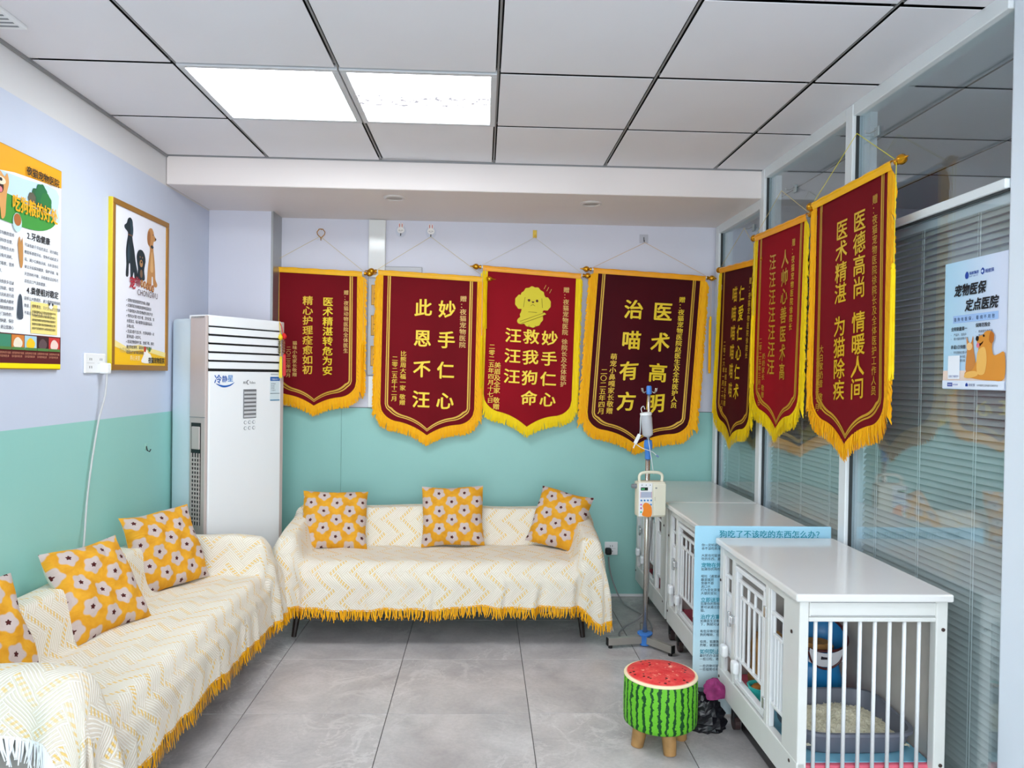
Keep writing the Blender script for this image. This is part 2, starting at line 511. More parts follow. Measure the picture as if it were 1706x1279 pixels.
panel_light(cxs[2], CY, 'lit square ceiling panel with specks of dust, right of the two', PANEL_STRENGTH*0.8, dirty=True)
for (i, j), where in zip(sorted(extra_lights), ('on the left behind the viewer', 'in the middle behind the viewer', 'on the right above the viewer')):
    panel_light(cxs[i], cys[j], 'lit square ceiling panel ' + where, PANEL_STRENGTH, 'ceiling panels behind the viewer')  # lamps added out of view as further light for the room
panel_light(2.6, 1.5, 'lit square ceiling panel in the room beyond the glass partition', PANEL_STRENGTH*1.15, 'ceiling panels beyond the glass')  # lamp added to brighten what shows through the glass

# recessed downlights in the soffit
for x, y, lab in ((-0.509, 4.21, 'small round recessed downlight in the soffit above the pink-eared rabbit hooks'),
                  (0.60, 4.235, 'small round recessed downlight in the soffit above the right banners')):
    t = thing('downlight', lab, 'downlight', (x, y, ZS), 0, 'downlights in the soffit')
    obj('trim_ring', G().lathe([(0.062, 0.0), (0.062, -0.004), (0.050, -0.009), (0.044, -0.004), (0.044, 0.0)], 24, cap=False), M('downlight_ring', (214, 208, 206), 0.4), t, auto=40)
    obj('lens', G().lathe([(0.0445, -0.001), (0.0445, -0.003), (0.001, -0.004)], 24), M('downlight_lens', (176, 170, 168), 0.5), t)
# small grille at the ceiling edge
t = thing('ceiling_vent', 'small white slotted ceiling vent in the upper left corner', 'vent', (-1.60, 2.47, ZC))
obj('plate', G().bbox(-0.085, 0.07, -0.09, 0.09, -0.012, 0.0, 0.003), WHITE_PL, t)
for k in range(6):
    obj('slot', G().box(-0.07, 0.055, -0.07+0.026*k, -0.062+0.026*k, -0.0135, -0.0118), GREY_PL, t)

# ------------------------------------------------------------------ setting: glass partition on the right
def bay(idx, y0, y1, ztop, ys0, yblind_bottom):
    """frame members, panes for one bay"""
    w = struct('window_%d' % idx, G().bbox(XR-0.012, XR+0.06, y0, y1, ztop-0.052, ztop+0.002, 0.003, 1), FRAME)
    obj('mullion', G().bbox(XR-0.014, XR+0.06, y1, y1+0.062, 0, ztop, 0.004, 1), FRAME, w)
    obj('transom', G().bbox(XR-0.010, XR+0.05, y0, y1, 2.0, 2.03, 0.003, 1), FRAME, w)
    obj('bottom_rail', G().bbox(XR-0.010, XR+0.05, y0, y1, 0.0, 0.07, 0.003, 1), FRAME, w)
    obj('gasket', G().box(XR+0.000, XR+0.012, y1-0.006, y1+0.001, 0.07, ztop-0.05), GASKET, w)
    obj('gasket', G().box(XR+0.000, XR+0.012, y0, y1, 1.994, 2.001), GASKET, w)
    obj('inner_frame', G().box(XR+0.03, XR+0.06, y1-0.055, y1, 0.07, 1.995), FRAME, w)
    obj('inner_frame', G().box(XR+0.03, XR+0.06, y1-0.055, y1, 2.03, ztop-0.05), FRAME, w)
    obj('glass_pane', G().box(XR+0.012, XR+0.017, y0, y1, 0.07, 2.0), GLASS, w)
    obj('glass_pane', G().box(XR+0.012, XR+0.017, y0, y1, 2.03, ztop-0.05), GLASS, w)
bay(1, 2.115, 3.020, ZC, 2.115, 0.5)
bay(2, 3.082, 3.985, ZC, 3.082, 0.7)
bay(3, 4.047, 4.755, ZS, 4.047, 0.7)

SLAT = M('blind_slat_grey', (196, 196, 190), 0.38, 0.15, 0.5)
CORD = M('blind_cord_white', (226, 226, 222), 0.7)
def blind(y0, y1, zb, label):
    L = y1-y0
    t = thing('venetian_blind', label, 'blind', (XR+0.036, (y0+y1)/2, zb), 0, 'venetian blinds behind the glass')
    prof = []
    W, th = 0.0125, 0.0005
    tilt = math.radians(54)
    up = [(-W, 0), (-W*0.5, 0.0016), (0, 0.0022), (W*0.5, 0.0016), (W, 0)]
    loop = up + [(a, b-2*th) for a, b in reversed(up)]
    pts = [(a*math.cos(tilt)-b*math.sin(tilt), a*math.sin(tilt)+b*math.cos(tilt)) for a, b in loop]
    g = G().prism(pts, -L/2, L/2)
    me = mesh('slat', g, SLAT)
    H = 1.965-zb; n = int(H/0.0228)
    for k in range(n):
        obj('slat', me, parent=t, loc=(0, 0, 0.02+k*0.0228))
    obj('head_rail', G().bbox(-0.013, 0.013, -L/2, L/2, H, H+0.028, 0.002, 1), FRAME, t)
    obj('bottom_rail', G().bbox(-0.011, 0.011, -L/2, L/2, -0.006, 0.008, 0.002, 1), SLAT, t)
    for yy in (-L*0.33, 0.02, L*0.36):
        obj('ladder_cord', G().tube([(-0.014, yy, 0), (-0.014, yy, H)], 0.0011, 5), CORD, t)
        obj('ladder_cord', G().tube([(-0.014, yy+0.012, 0), (-0.014, yy+0.012, H)], 0.0008, 5), CORD, t)
blind(2.122, 2.96, 0.085, 'grey venetian blind behind the nearest pane, with the insurance poster in front')
blind(3.088, 3.925, 0.66, 'grey venetian blind in the middle bay of the glass partition')
blind(4.053, 4.695, 0.66, 'narrow grey venetian blind in the farthest bay beside the green wall')

# ------------------------------------------------------------------ banners
def velvet(name, a, b):
    n = NT(name)
    f = n.step(n.noise(n.coord('Object'), 2.2, 3), 0.3, 0.75)
    n.base(n.mix(f, rgb(*a), rgb(*b)), 0.75, 0, 0.15)
    n.b.inputs['Sheen Weight'].default_value = 0.05
    n.b.inputs['Sheen Tint'].default_value = rgb(190, 30, 40)
    n.bump(n.noise(n.coord('Object'), 300, 2), 0.1, 0.001)
    return n.m
RED_V = velvet('velvet_crimson', (108, 8, 20), (122, 10, 24))
DARK_V = velvet('velvet_maroon', (58, 6, 16), (74, 8, 20))
BRIGHT_V = velvet('velvet_bright_crimson', (132, 6, 22), (150, 10, 28))
def fringe_mat(name, a, b):
    n = NT(name); v = n.coord('Object'); s = n.sep(v)
    f = n.step(n.noise(n.comb(n.math('MULTIPLY', s[0], 260.0), 0.0, n.math('MULTIPLY', s[2], 14.0)), 1.0, 2), 0.3, 0.7)
    n.base(n.mix(f, rgb(*a), rgb(*b)), 0.65, 0, 0.3)
    n.bump(f, 0.35, 0.003)
    return n.m
FR_ORANGE = fringe_mat('fringe_orange_yellow', (250, 166, 0), (255, 192, 0))
FR_LEMON = fringe_mat('fringe_lemon_yellow', (244, 204, 0), (255, 222, 4))
FR_YELLOW = fringe_mat('fringe_yellow', (248, 176, 2), (255, 208, 10))
BAND = M('satin_hem_yellow', (255, 188, 0), 0.38, 0, 0.5, 0.08, 9)
BAND2 = M('satin_hem_amber', (252, 168, 4), 0.38, 0, 0.5, 0.08, 9)
GOLDLINE = M('gold_line', (206, 160, 44), 0.4, 0.2)
GOLDTXT = M('gold_lettering', (226, 184, 40), 0.38, 0.15)
GOLDTXT2 = M('bright_gold_lettering', (238, 204, 28), 0.42, 0.1)
PALETXT = M('pale_gold_lettering', (222, 178, 96), 0.45, 0.1)
BRASS = M('polished_gold', (214, 150, 32), 0.22, 0.85)
STRING = M('gold_string', (206, 186, 120), 0.7)
STRING_Y = M('yellow_string', (226, 214, 40), 0.7)
STITCH = M('fringe_stitch', (190, 120, 0), 0.8)

def banner(label, place, w, hm, hs, a_deg, b_deg, texts, velvet_m, fr_m, band_m, fw=0.05, fb=0.075,
           border=True, hook=None, hook_kind=None, string_m=STRING, tassels=(), tip_off=0.0, stitch=True, rod_ext=0.05, extra=None, wave=0.006):
    """place = (x,y,z of the middle of the velvet's top edge, rotation about z)"""
    loc, rz = place
    t = thing('pennant_banner', label, 'banner', loc, rz, 'gift banners')
    ca, sa = math.cos(math.radians(a_deg)), math.sin(math.radians(a_deg))
    cb, sb = math.cos(math.radians(b_deg)), math.sin(math.radians(b_deg))
    ph = random.uniform(0, 6)
    def T(x, z, d=0.0):
        wv = wave*min(1.0, -z*1.6+0.05)*(math.sin(x*9+ph)+0.5*math.sin(x*17+z*3+ph*2)) if z < 0 else 0
        return (x*ca - z*sb, d+wv, x*sa + z*cb)
    hw = w/2; R = 0.105
    def zb(x, e=0.0):
        """bottom edge of the velvet (e: grown outwards)"""
        u = min(1.0, abs(x)/(hw+e))
        ogee = (1-u)**2.7*(hm-hs) if u < 1 else 0
        r = 1-R/(hw+e)*1.0
        lift = 0.0
        if u > r:
            q = (u-r)/(1-r); lift = R*(1-math.sqrt(max(0, 1-q*q)))
        return -(hs+ogee-lift)
    # velvet
    nx, nz = 44, 26
    g = G().grid(lambda i, j: T(-hw+w*i, zb(-hw+w*i)*(1-j)), nx, nz)
    k = len(g.v); g.v += [(x, y+0.003, z) for x, y, z in g.v]; g.f += [tuple(reversed([i+k for i in f])) for f in g.f]
    obj('velvet', g, velvet_m, t, smooth=True)
    # outline path of the velvet, left top -> around -> right top
    def outline(e, n=60):
        P = [(-hw-e, 0.0), (-hw-e, -hs*0.25), (-hw-e, -hs*0.5), (-hw-e, -hs*0.75), (-hw-e, -(hs-R)*0.97)]
        for k in range(n+1):
            u = -1+2*k/n; u = math.copysign(abs(u)**0.8, u) if abs(u) > 0 else 0
            x = (hw+e)*u; P.append((x, zb(x, e)-e*0.9*(1.0 if abs(u) < 0.9 else max(0.0, 1-(abs(u)-0.9)/0.1)**0.5)))
        P += [(hw+e, -(hs-R)*0.97), (hw+e, -hs*0.75), (hw+e, -hs*0.5), (hw+e, -hs*0.25), (hw+e, 0.0)]
        return P
    def ribbon(e0, e1, d, name, mat, par):
        A = outline(e0); B = outline(e1); g = G()
        V = [T(x, z, d) for x, z in A]+[T(x, z, d) for x, z in B]; n = len(A)
        V2 = [(x, y+0.0012, z) for x, y, z in V]
        F = [(i+1, i, i+n, i+n+1) for i in range(n-1)]
        g.add(V, F); g.add(V2, [tuple(reversed(f)) for f in F])
        return obj(name, g, mat, par, smooth=True)
    if border:
        ribbon(-0.052, -0.043, -0.0015, 'border_line', GOLDLINE, t)
        ribbon(-0.038, -0.032, -0.0015, 'border_line', GOLDLINE, t)
    # fringe: flat braid band then hanging strands
    fr = ribbon(-0.004, 0.022, -0.004, 'fringe_braid', fr_m, t)
    if stitch:
        A = outline(0.006, 120); g = G(); L = []
        acc = 0; sgn = 1
        for i in range(len(A)-1):
            seg = 6 if (i < 4 or i > len(A)-6) else 1
            for s in range(seg):
                q = s/seg
                L.append((A[i][0]*(1-q)+A[i+1][0]*q, A[i][1]*(1-q)+A[i+1][1]*q))
        for i in range(len(L)-1):
            dx, dz = L[i+1][0]-L[i][0], L[i+1][1]-L[i][1]; l = math.hypot(dx, dz) or 1
            nx_, nz_ = dz/l, -dx/l
            o1, o2 = (0.005 if i % 2 else -0.005), (-0.005 if i % 2 else 0.005)
            p, q = (L[i][0]+nx_*o1, L[i][1]+nz_*o1), (L[i+1][0]+nx_*o2, L[i+1][1]+nz_*o2)
            th = 0.0007
            V = [T(p[0]+nx_*-th, p[1]-th, -0.0062), T(p[0]+th, p[1]+th, -0.0062), T(q[0]+th, q[1]+th, -0.0062), T(q[0]-th, q[1]-th, -0.0062)]
            g.add(V, [(0, 1, 2, 3)])
        obj('stitching', g, STITCH, fr)
    g = G(); rnd = random.Random(hash(label) % 1000)
    rnd = random.Random(len(label)*7+int(w*1000))
    # bottom strands hang straight down
    n = int((w+2*fw)/0.0042)
    for layer in (0, 1):
        for k in range(n):
            x = -hw-0.014+(w+0.028)*(k+rnd.uniform(-.3, .3))/n
            x = max(-hw-0.014, min(hw+0.014, x))
            ztop = zb(x, 0.014)+0.004; ln = (fb-0.006)*rnd.uniform(0.86, 1.06)
            s = rnd.uniform(-0.007, 0.007); d = -0.003-0.004*layer+rnd.uniform(-0.002, 0.002); ww = 0.0034
            u = x/hw
            sp = 0.012*u
            g.add([T(x-ww, ztop, d), T(x+ww, ztop, d), T(x+ww*0.9+s*.5+sp*.5, ztop-ln*.55, d-0.003), T(x-ww*0.9+s*.5+sp*.5, ztop-ln*.55, d-0.003),
                   T(x+ww*0.6+s+sp, ztop-ln, d), T(x-ww*0.6+s+sp, ztop-ln, d)], [(1, 0, 3, 2), (2, 3, 5, 4)])
    # side strands droop outwards and down
    hside = hs-R*0.4
    m = int(hside/0.006)
    for sd in (-1, 1):
        for k in range(m):
            z0 = -hside*(k+rnd.uniform(-.3, .3))/m
            z0 = min(-0.001, z0)
            ln = fw*rnd.uniform(0.78, 1.05); x0 = sd*(hw+0.012); d = -0.004+rnd.uniform(-0.002, 0.002)
            dr = ln*rnd.uniform(0.5, 0.95); wz = 0.0072
            zt = min(0.0, z0+wz)
            V = [T(x0, z0-wz, d), T(x0, zt, d), T(x0+sd*ln*.6, zt-dr*.35, d-0.004), T(x0+sd*ln*.6, z0-wz-dr*.4, d-0.004),
                 T(x0+sd*ln*.92, z0-dr*.95, d), T(x0+sd*ln*.88, z0-wz-dr*1.05, d)]
            F = [(0, 1, 2, 3), (3, 2, 4, 5)]
            if sd < 0: F = [tuple(reversed(f)) for f in F]
            g.add(V, F)
    tag(obj('fringe', g, fr_m, t), kind='stuff')
    # satin hem over the rod
    bh = 0.05; tw = hw+0.028
    def hemf(i, j):
        x = -tw+2*tw*i; th = PI*(j*1.25-0.2)
        rr = 0.011+0.0012*math.sin(x*50+ph)
        if j < 0.5: z = -0.002+bh*0.55*(j*2)-0.004; y = -0.0075-rr*0.5*math.sin(j*2*PI/2)
        else: z = 0.018+rr*math.sin((j-0.5)*PI*1.6); y = -0.004-rr*math.cos((j-0.5)*PI*1.6)
        p = T(x, 0.0); return (x*ca, y, x*sa+z)
    obj('hem_band', G().grid(hemf, 40, 12), band_m, t, smooth=True)
    rl = tw+rod_ext
    def rp(x): return (x*ca, 0.002, x*sa+0.018)
    obj('rod', G().tube([rp(-rl), rp(rl)], 0.007, 10), WHITE_PL, t, smooth=False)
    fin = [(0.004, -0.012), (0.012, -0.008), (0.0125, 0.0), (0.008, 0.006), (0.015, 0.012), (0.019, 0.022), (0.0175, 0.032), (0.011, 0.042), (0.005, 0.048), (0.0025, 0.062), (0.0008, 0.068)]
    for sd in (-1, 1):
        gf = G().lathe(fin, 16)
        o = obj('finial', gf, BRASS, t, loc=rp(sd*(rl-0.03)), auto=50)
        o.rotation_euler = (0, sd*PI/2-math.radians(a_deg), 0)
    # string to the hook
    if hook:
        hx, hz = hook
        for sd in (-1, 1):
            p = rp(sd*(tw+0.015)); obj('hanging_string', G().tube([(p[0], p[1]-0.004, p[2]+0.006), (hx, 0.008, hz)], 0.0013, 5), string_m, t)
    for (tx, ztop, ln, m2) in tassels:
        px = tx*ca; pz = tx*sa
        gt = G(); rn = random.Random(int(ln*1000))
        st = obj('tassel_cord', G().tube([(px, -0.012, pz+0.01), (px-ztop*0.0, -0.013, pz+ztop)], 0.0012, 5), string_m, t)
        gt.lathe([(0.002, 0.0), (0.006, -0.004), (0.0075, -0.012), (0.006, -0.02), (0.0095, -0.028)], 10)
        for k in range(26):
            an = rn.uniform(0, 2*PI); r0 = rn.uniform(0.002, 0.0085); r1 = r0*rn.uniform(1.0, 1.5)
            x1, y1 = math.cos(an)*r0, math.sin(an)*r0; x2, y2 = math.cos(an)*r1, math.sin(an)*r1
            gt.tube([(x1, y1, -0.022), (x2, y2, -ln*rn.uniform(.93, 1.03))], 0.0019, 4)
        obj('tassel', gt, m2, t, loc=(px, -0.015, pz+ztop))
    # lettering
    for (nm, s, x, z, size, pitch, sx, mat, bold) in texts:
        if nm == 'lettering':
            zz = z
            for ch in s:
                if ch != ' ':
                    V, F, _ = text_flat(ch, size, bold=bold, sx=sx, vertical=True, pitch=pitch, jit=0.08, slant=0.09)
                    gg = G(); gg.add([T(x+p, zz+q, -0.0022-0.0002*l_) for p, q, l_ in V], F)
                    obj('character', gg, mat, t)
                zz -= pitch if ch != ' ' else pitch*0.55
            continue
        V, F, _ = text_flat(s, size, bold=bold, sx=sx, vertical=True, pitch=pitch, jit=0.06, slant=0.05)
        gg = G(); gg.add([T(x+p, z+q, -0.0022-0.0002*l_) for p, q, l_ in V], F)
        tag(obj(nm, gg, mat, t), kind='stuff')
    if extra: extra(t, T)
    return t

BIG, MID, SML = 'lettering', 'lettering', 'small_lettering'
YP = 4.785
XP = 1.462
# 1: beside the air conditioner
banner('crimson banner with a gold border partly hidden behind the white air conditioner', ((-1.075, YP, 2.062), 0), 0.545, 0.845, 0.775, -2.2, 0.2, [
    ('small_lettering', '赠：夜猫动物医院全体医生', 0.200, -0.095, 0.032, 0.0335, 1.0, PALETXT, 0.012),
    ('lettering', '医术精湛转危为安', 0.085, -0.145, 0.060, 0.0625, 1.12, GOLDTXT2, 0.022),
    ('lettering', '精心护理痊愈如初', -0.042, -0.145, 0.060, 0.0625, 1.12, GOLDTXT, 0.022),
    ('small_lettering', '猫味小佐家长敬赠', -0.122, -0.435, 0.027, 0.0285, 1.1, PALETXT, 0.012),
    ('small_lettering', '二〇二三年四月', -0.160, -0.470, 0.027, 0.0285, 1.1, PALETXT, 0.012)],
    RED_V, FR_ORANGE, BAND, hook=(0.03, 0.235), tassels=((0.312, -0.41, 0.36, FR_ORANGE), (-0.30, -0.03, 0.16, FR_YELLOW)))
# 2
banner('crimson banner with large green-gold lettering, second from the air conditioner', ((-0.343, YP, 2.048), 0), 0.606, 1.01, 0.925, -2.7, -0.6, [
    ('small_lettering', '赠：夜猫宠物医院', 0.213, -0.10, 0.040, 0.042, 1.1, PALETXT, 0.012),
    ('lettering', '妙手仁心', 0.11, -0.135, 0.115, 0.195, 1.0, GOLDTXT2, 0.022),
    ('lettering', '此恩不汪', -0.042, -0.135, 0.115, 0.195, 1.0, GOLDTXT2, 0.022),
    ('small_lettering', '比熊周大福一家 敬赠', -0.16, -0.475, 0.036, 0.0365, 1.1, GOLDTXT, 0.012),
    ('small_lettering', '二零二五年十二月', -0.213, -0.51, 0.036, 0.0365, 1.1, GOLDTXT, 0.012)],
    RED_V, FR_ORANGE, BAND, fw=0.04, hook=(-0.002, 0.262))
# 3 with the dog
def dog_emblem(t, T):
    YEL = M('emblem_yellow_felt', (222, 204, 30), 0.6); DK = M('emblem_dark_thread', (84, 30, 12), 0.7)
    def fl(name, pts, mat, d, k=4, par=t):
        P = smooth_loop(pts, k); bm = bmesh.new(); vs = [bm.verts.new((x, 0, z)) for x, z in P]; f = bm.faces.new(vs); f.normal_update()
        bmesh.ops.triangulate(bm, faces=[f]); bm.verts.index_update()
        g = G(); F = []
        for f in bm.faces:
            f.normal_update(); ids = [v.index for v in f.verts]; F.append(ids if f.normal.y < 0 else ids[::-1])
        g.add([T(v.co.x, v.co.z, d) for v in bm.verts], F); bm.free()
        return obj(name, g, mat, par)
    def scal(cx, cz, rx, rz, n, amp, a0=0, a1=2*PI):
        return [(cx+rx*(1+amp*(i % 2))*math.cos(a0+(a1-a0)*i/(2*n)), cz+rz*(1+amp*(i % 2))*math.sin(a0+(a1-a0)*i/(2*n))) for i in range(2*n)]
    cx, cz = 0.012, -0.172
    body = fl('dog_emblem', scal(cx-0.005, cz-0.095, 0.072, 0.072, 11, 0.06), YEL, -0.0026)
    fl('dog_head', scal(cx, cz, 0.082, 0.088, 13, 0.07), YEL, -0.0032, par=body)
    fl('dog_ear', scal(cx-0.078, cz-0.012, 0.036, 0.045, 8, 0.07), YEL, -0.0038, par=body)
    fl('dog_ear', scal(cx+0.082, cz-0.012, 0.032, 0.042, 8, 0.07), YEL, -0.0038, par=body)
    fl('dog_paw', [(cx-0.095, cz-0.125), (cx-0.06, cz-0.098), (cx-0.03, cz-0.115), (cx-0.055, cz-0.15), (cx-0.09, cz-0.15)], YEL, -0.0038, par=body)
    fl('bone', [(cx-0.085, cz-0.14), (cx+0.075, cz-0.068), (cx+0.088, cz-0.078), (cx-0.075, cz-0.152)], YEL, -0.0044, 1, par=body)
    for (a, b, c, d_) in ((cx-0.08, cz-0.137, cx+0.07, cz-0.072), (cx-0.07, cz-0.15, cx+0.08, cz-0.085), (cx-0.052, cz+0.02, cx-0.06, cz-0.045), (cx+0.056, cz+0.02, cx+0.062, cz-0.04),
                          (cx, cz-0.022, cx-0.014, cz-0.032), (cx, cz-0.022, cx+0.014, cz-0.032), (cx-0.028, cz-0.072, cx+0.028, cz-0.072), (cx-0.02, cz-0.155, cx-0.024, cz-0.172), (cx+0.018, cz-0.155, cx+0.02, cz-0.172)):
        obj('thread_line', G().tube([T(a, b, -0.0052), T(c, d_, -0.0052)], 0.0009, 4), DK, body)
    for sx_ in (-0.026, 0.026):
        fl('eye', [(cx+sx_+0.0085*math.cos(q), cz+0.002+0.0085*math.sin(q)) for q in [i*PI/4 for i in range(8)]], DK, -0.0048, 2, par=body)
    fl('nose', [(cx-0.009, cz-0.004), (cx+0.009, cz-0.004), (cx, cz-0.014)], DK, -0.0048, 2, par=body)
    for k in range(3):
        x0 = cx+0.068+0.018*k; z0 = cz+0.082-0.012*k
        obj('accent_line', G().tube([T(x0, z0, -0.004), T(x0+0.012, z0+0.026, -0.004)], 0.0018, 4), PALETXT, body)
banner('crimson banner with a yellow cartoon dog above the lettering', ((0.305, YP, 2.085), 0), 0.575, 0.985, 0.895, -3.6, -1.2, [
    ('small_lettering', '赠：夜猫宠物医院 徐院长及全体医护', 0.225, -0.065, 0.038, 0.0388, 1.05, PALETXT, 0.012),
    ('lettering', '妙手仁心', 0.128, -0.352, 0.098, 0.131, 1.10, GOLDTXT2, 0.020),
    ('lettering', '救我狗命', 0.008, -0.352, 0.098, 0.131, 1.10, GOLDTXT2, 0.020),
    ('lettering', '汪汪汪', -0.107, -0.352, 0.098, 0.131, 1.10, GOLDTXT2, 0.020),
    ('small_lettering', '美眉及全家 敬赠', -0.200, -0.58, 0.040, 0.0405, 1.1, GOLDTXT, 0.012),
    ('small_lettering', '二零二五年四月十七日', -0.240, -0.465, 0.037, 0.0383, 1.1, GOLDTXT, 0.012)],
    BRIGHT_V, FR_LEMON, BAND2, border=False, stitch=False, fw=0.032, hook=(0.015, 0.235), string_m=M('pale_string', (208, 202, 180), 0.7),
    tassels=((-0.30, -0.03, 0.34, FR_LEMON), (-0.318, -0.42, 0.33, FR_LEMON)), extra=dog_emblem)
# 4 dark maroon
banner('dark maroon banner with large yellow lettering behind the drip stand', ((1.063, YP, 2.085), 0), 0.673, 1.095, 1.005, -3.0, -3.6, [
    ('small_lettering', '赠：夜猫宠物医院赵医生及全体医护人员', 0.225, -0.115, 0.040, 0.0402, 1.05, GOLDTXT2, 0.014),
    ('lettering', '医术高明', 0.105, -0.155, 0.128, 0.198, 1.0, GOLDTXT2, 0.024),
    ('lettering', '治喵有方', -0.085, -0.155, 0.128, 0.198, 1.0, GOLDTXT2, 0.024),
    ('small_lettering', '萌宠小鼻嘎家长敬赠', -0.190, -0.51, 0.043, 0.0437, 1.05, GOLDTXT, 0.014),
    ('small_lettering', '二〇二五年四月', -0.245, -0.61, 0.043, 0.0425, 1.05, GOLDTXT, 0.014)],
    DARK_V, FR_ORANGE, BAND2, hook=(-0.03, 0.218), string_m=M('tan_string', (214, 172, 112), 0.7), tassels=((0.40, -0.23, 0.36, FR_YELLOW),))
# 5-7 on the glass partition (the viewer sees right = towards the camera)
RZ = -PI/2
banner('dark maroon banner hanging in the corner bay of the glass partition', ((XP, 4.245, 2.07), RZ), 0.60, 1.0, 0.91, -3.4, -5.6, [
    ('small_lettering', '赠：夜猫宠物医院徐院长', 0.205, -0.065, 0.040, 0.041, 1.0, GOLDTXT, 0.012),
    ('lettering', '仁爱仁心仁术', 0.075, -0.10, 0.095, 0.112, 0.95, GOLDTXT2, 0.02),
    ('lettering', '喵喵喵喵喵喵', -0.045, -0.10, 0.095, 0.112, 0.95, GOLDTXT, 0.02),
    ('small_lettering', '年糕家长敬赠', -0.160, -0.58, 0.038, 0.040, 1.0, GOLDTXT, 0.012),
    ('small_lettering', '二零二六年一月二十八日', -0.205, -0.42, 0.038, 0.040, 1.0, GOLDTXT, 0.012)],
    DARK_V, FR_LEMON, BAND2, hook=(0.05, 0.22), string_m=STRING)
banner('bright red banner on the glass, middle of the three', ((XP-0.012, 3.625, 2.165), RZ), 0.58, 0.985, 0.895, -1.7, -1.6, [
    ('small_lettering', '赠：夜猫宠物医院徐院长', 0.170, -0.062, 0.038, 0.0395, 1.0, GOLDTXT, 0.012),
    ('lettering', '人帅心善医术高', 0.075, -0.10, 0.086, 0.091, 1.05, GOLDLINE, 0.02),
    ('lettering', '汪汪汪汪汪汪汪', -0.085, -0.10, 0.084, 0.088, 1.05, GOLDLINE, 0.02),
    ('small_lettering', '奶奶家长 敬赠', -0.170, -0.60, 0.034, 0.036, 1.0, GOLDLINE, 0.012),
    ('small_lettering', '二零二五年三月十一日', -0.212, -0.52, 0.034, 0.036, 1.0, GOLDLINE, 0.012)],
    BRIGHT_V, FR_LEMON, BAND2, hook=(-0.015, 0.20), string_m=STRING, tassels=((-0.312, -0.40, 0.36, FR_LEMON),))
banner('large crimson banner nearest the viewer on the glass partition', ((XP-0.024, 2.905, 2.185), RZ), 0.575, 1.01, 0.915, 0.3, 0.2, [
    ('small_lettering', '赠：夜猫宠物医院徐院长及全体医护工作人员', 0.195, -0.062, 0.037, 0.0372, 1.05, GOLDLINE, 0.012),
    ('lettering', '医德高尚 情暖人间', 0.080, -0.092, 0.086, 0.0855, 1.1, GOLDTXT, 0.018),
    ('lettering', '医术精湛 为猫除疾', -0.055, -0.10, 0.086, 0.0855, 1.1, GOLDTXT, 0.018),
    ('small_lettering', '大白家奶昔 敬赠', -0.212, -0.60, 0.036, 0.0365, 1.05, GOLDLINE, 0.012),
    ('small_lettering', '二零二五年七月', -0.240, -0.63, 0.034, 0.0365, 1.05, GOLDLINE, 0.012)],
    RED_V, FR_ORANGE, BAND, hook=(0.03, 0.215), string_m=STRING_Y, tassels=((0.352, -0.34, 0.40, FR_LEMON),))

# ------------------------------------------------------------------ hooks and fittings on the back wall
def rabbit_hook(x, z, label):
    t = thing('wall_hook', label, 'hook', (x, YB, z), 0, 'rabbit face wall hooks')
    W = M('hook_white', (238, 234, 232), 0.4); PK = M('hook_pink', (206, 120, 112), 0.5)
    def disc(name, cx, cz, rx, rz, y0, y1, m, par=t):
        pts = [(cx+rx*math.cos(2*PI*k/20), cz+rz*math.sin(2*PI*k/20)) for k in range(20)]
        return obj(name, G().prism(pts, y0, y1), m, par)
    disc('backing_sticker', 0.0, -0.005, 0.034, 0.04, -0.0012, 0.0, M('clear_sticker', (206, 209, 222), 0.2))
    h = disc('face', 0.0, 0.0, 0.023, 0.020, -0.007, -0.001, W)
    for sx in (-1, 1):
        e = disc('ear', sx*0.0085, 0.028, 0.0075, 0.020, -0.0065, -0.001, W)
        disc('inner_ear', sx*0.0085, 0.030, 0.0032, 0.013, -0.0072, -0.006, PK, e)
        disc('eye', sx*0.006, 0.004, 0.0013, 0.0018, -0.0076, -0.0068, DARK, h)
        obj('smile', G().tube([(sx*0.001, -0.0075, -0.006), (sx*0.008, -0.0075, -0.003), (sx*0.014, -0.0075, 0.0)], 0.0009, 4), DARK, h)
    obj('hook_arm', G().tube([(0, -0.004, -0.016), (0, -0.006, -0.032), (0, -0.014, -0.036), (0, -0.017, -0.030)], 0.0028, 6), DARK, t)
rabbit_hook(-0.541, 2.355, 'white rabbit face hook without a string, left of the pair')
rabbit_hook(-0.348, 2.352, 'white rabbit face hook holding the string of a crimson banner')
# ring hook
t = thing('ring_hook', 'gold diamond ring hook above the banner by the air conditioner', 'hook', (-1.045, YB, 2.325))
obj('ring', G().tube([(0, -0.02, -0.035), (-0.022, -0.02, -0.012), (-0.025, -0.02, 0.004), (-0.012, -0.02, 0.022), (0.012, -0.02, 0.022), (0.025, -0.02, 0.004), (0.022, -0.02, -0.012), (0, -0.02, -0.035), (0, -0.022, -0.05)], 0.0028, 6), BRASS, t)
obj('nail', G().tube([(0, 0.0, 0.022), (0, -0.024, 0.022)], 0.003, 8), BRASS, t)
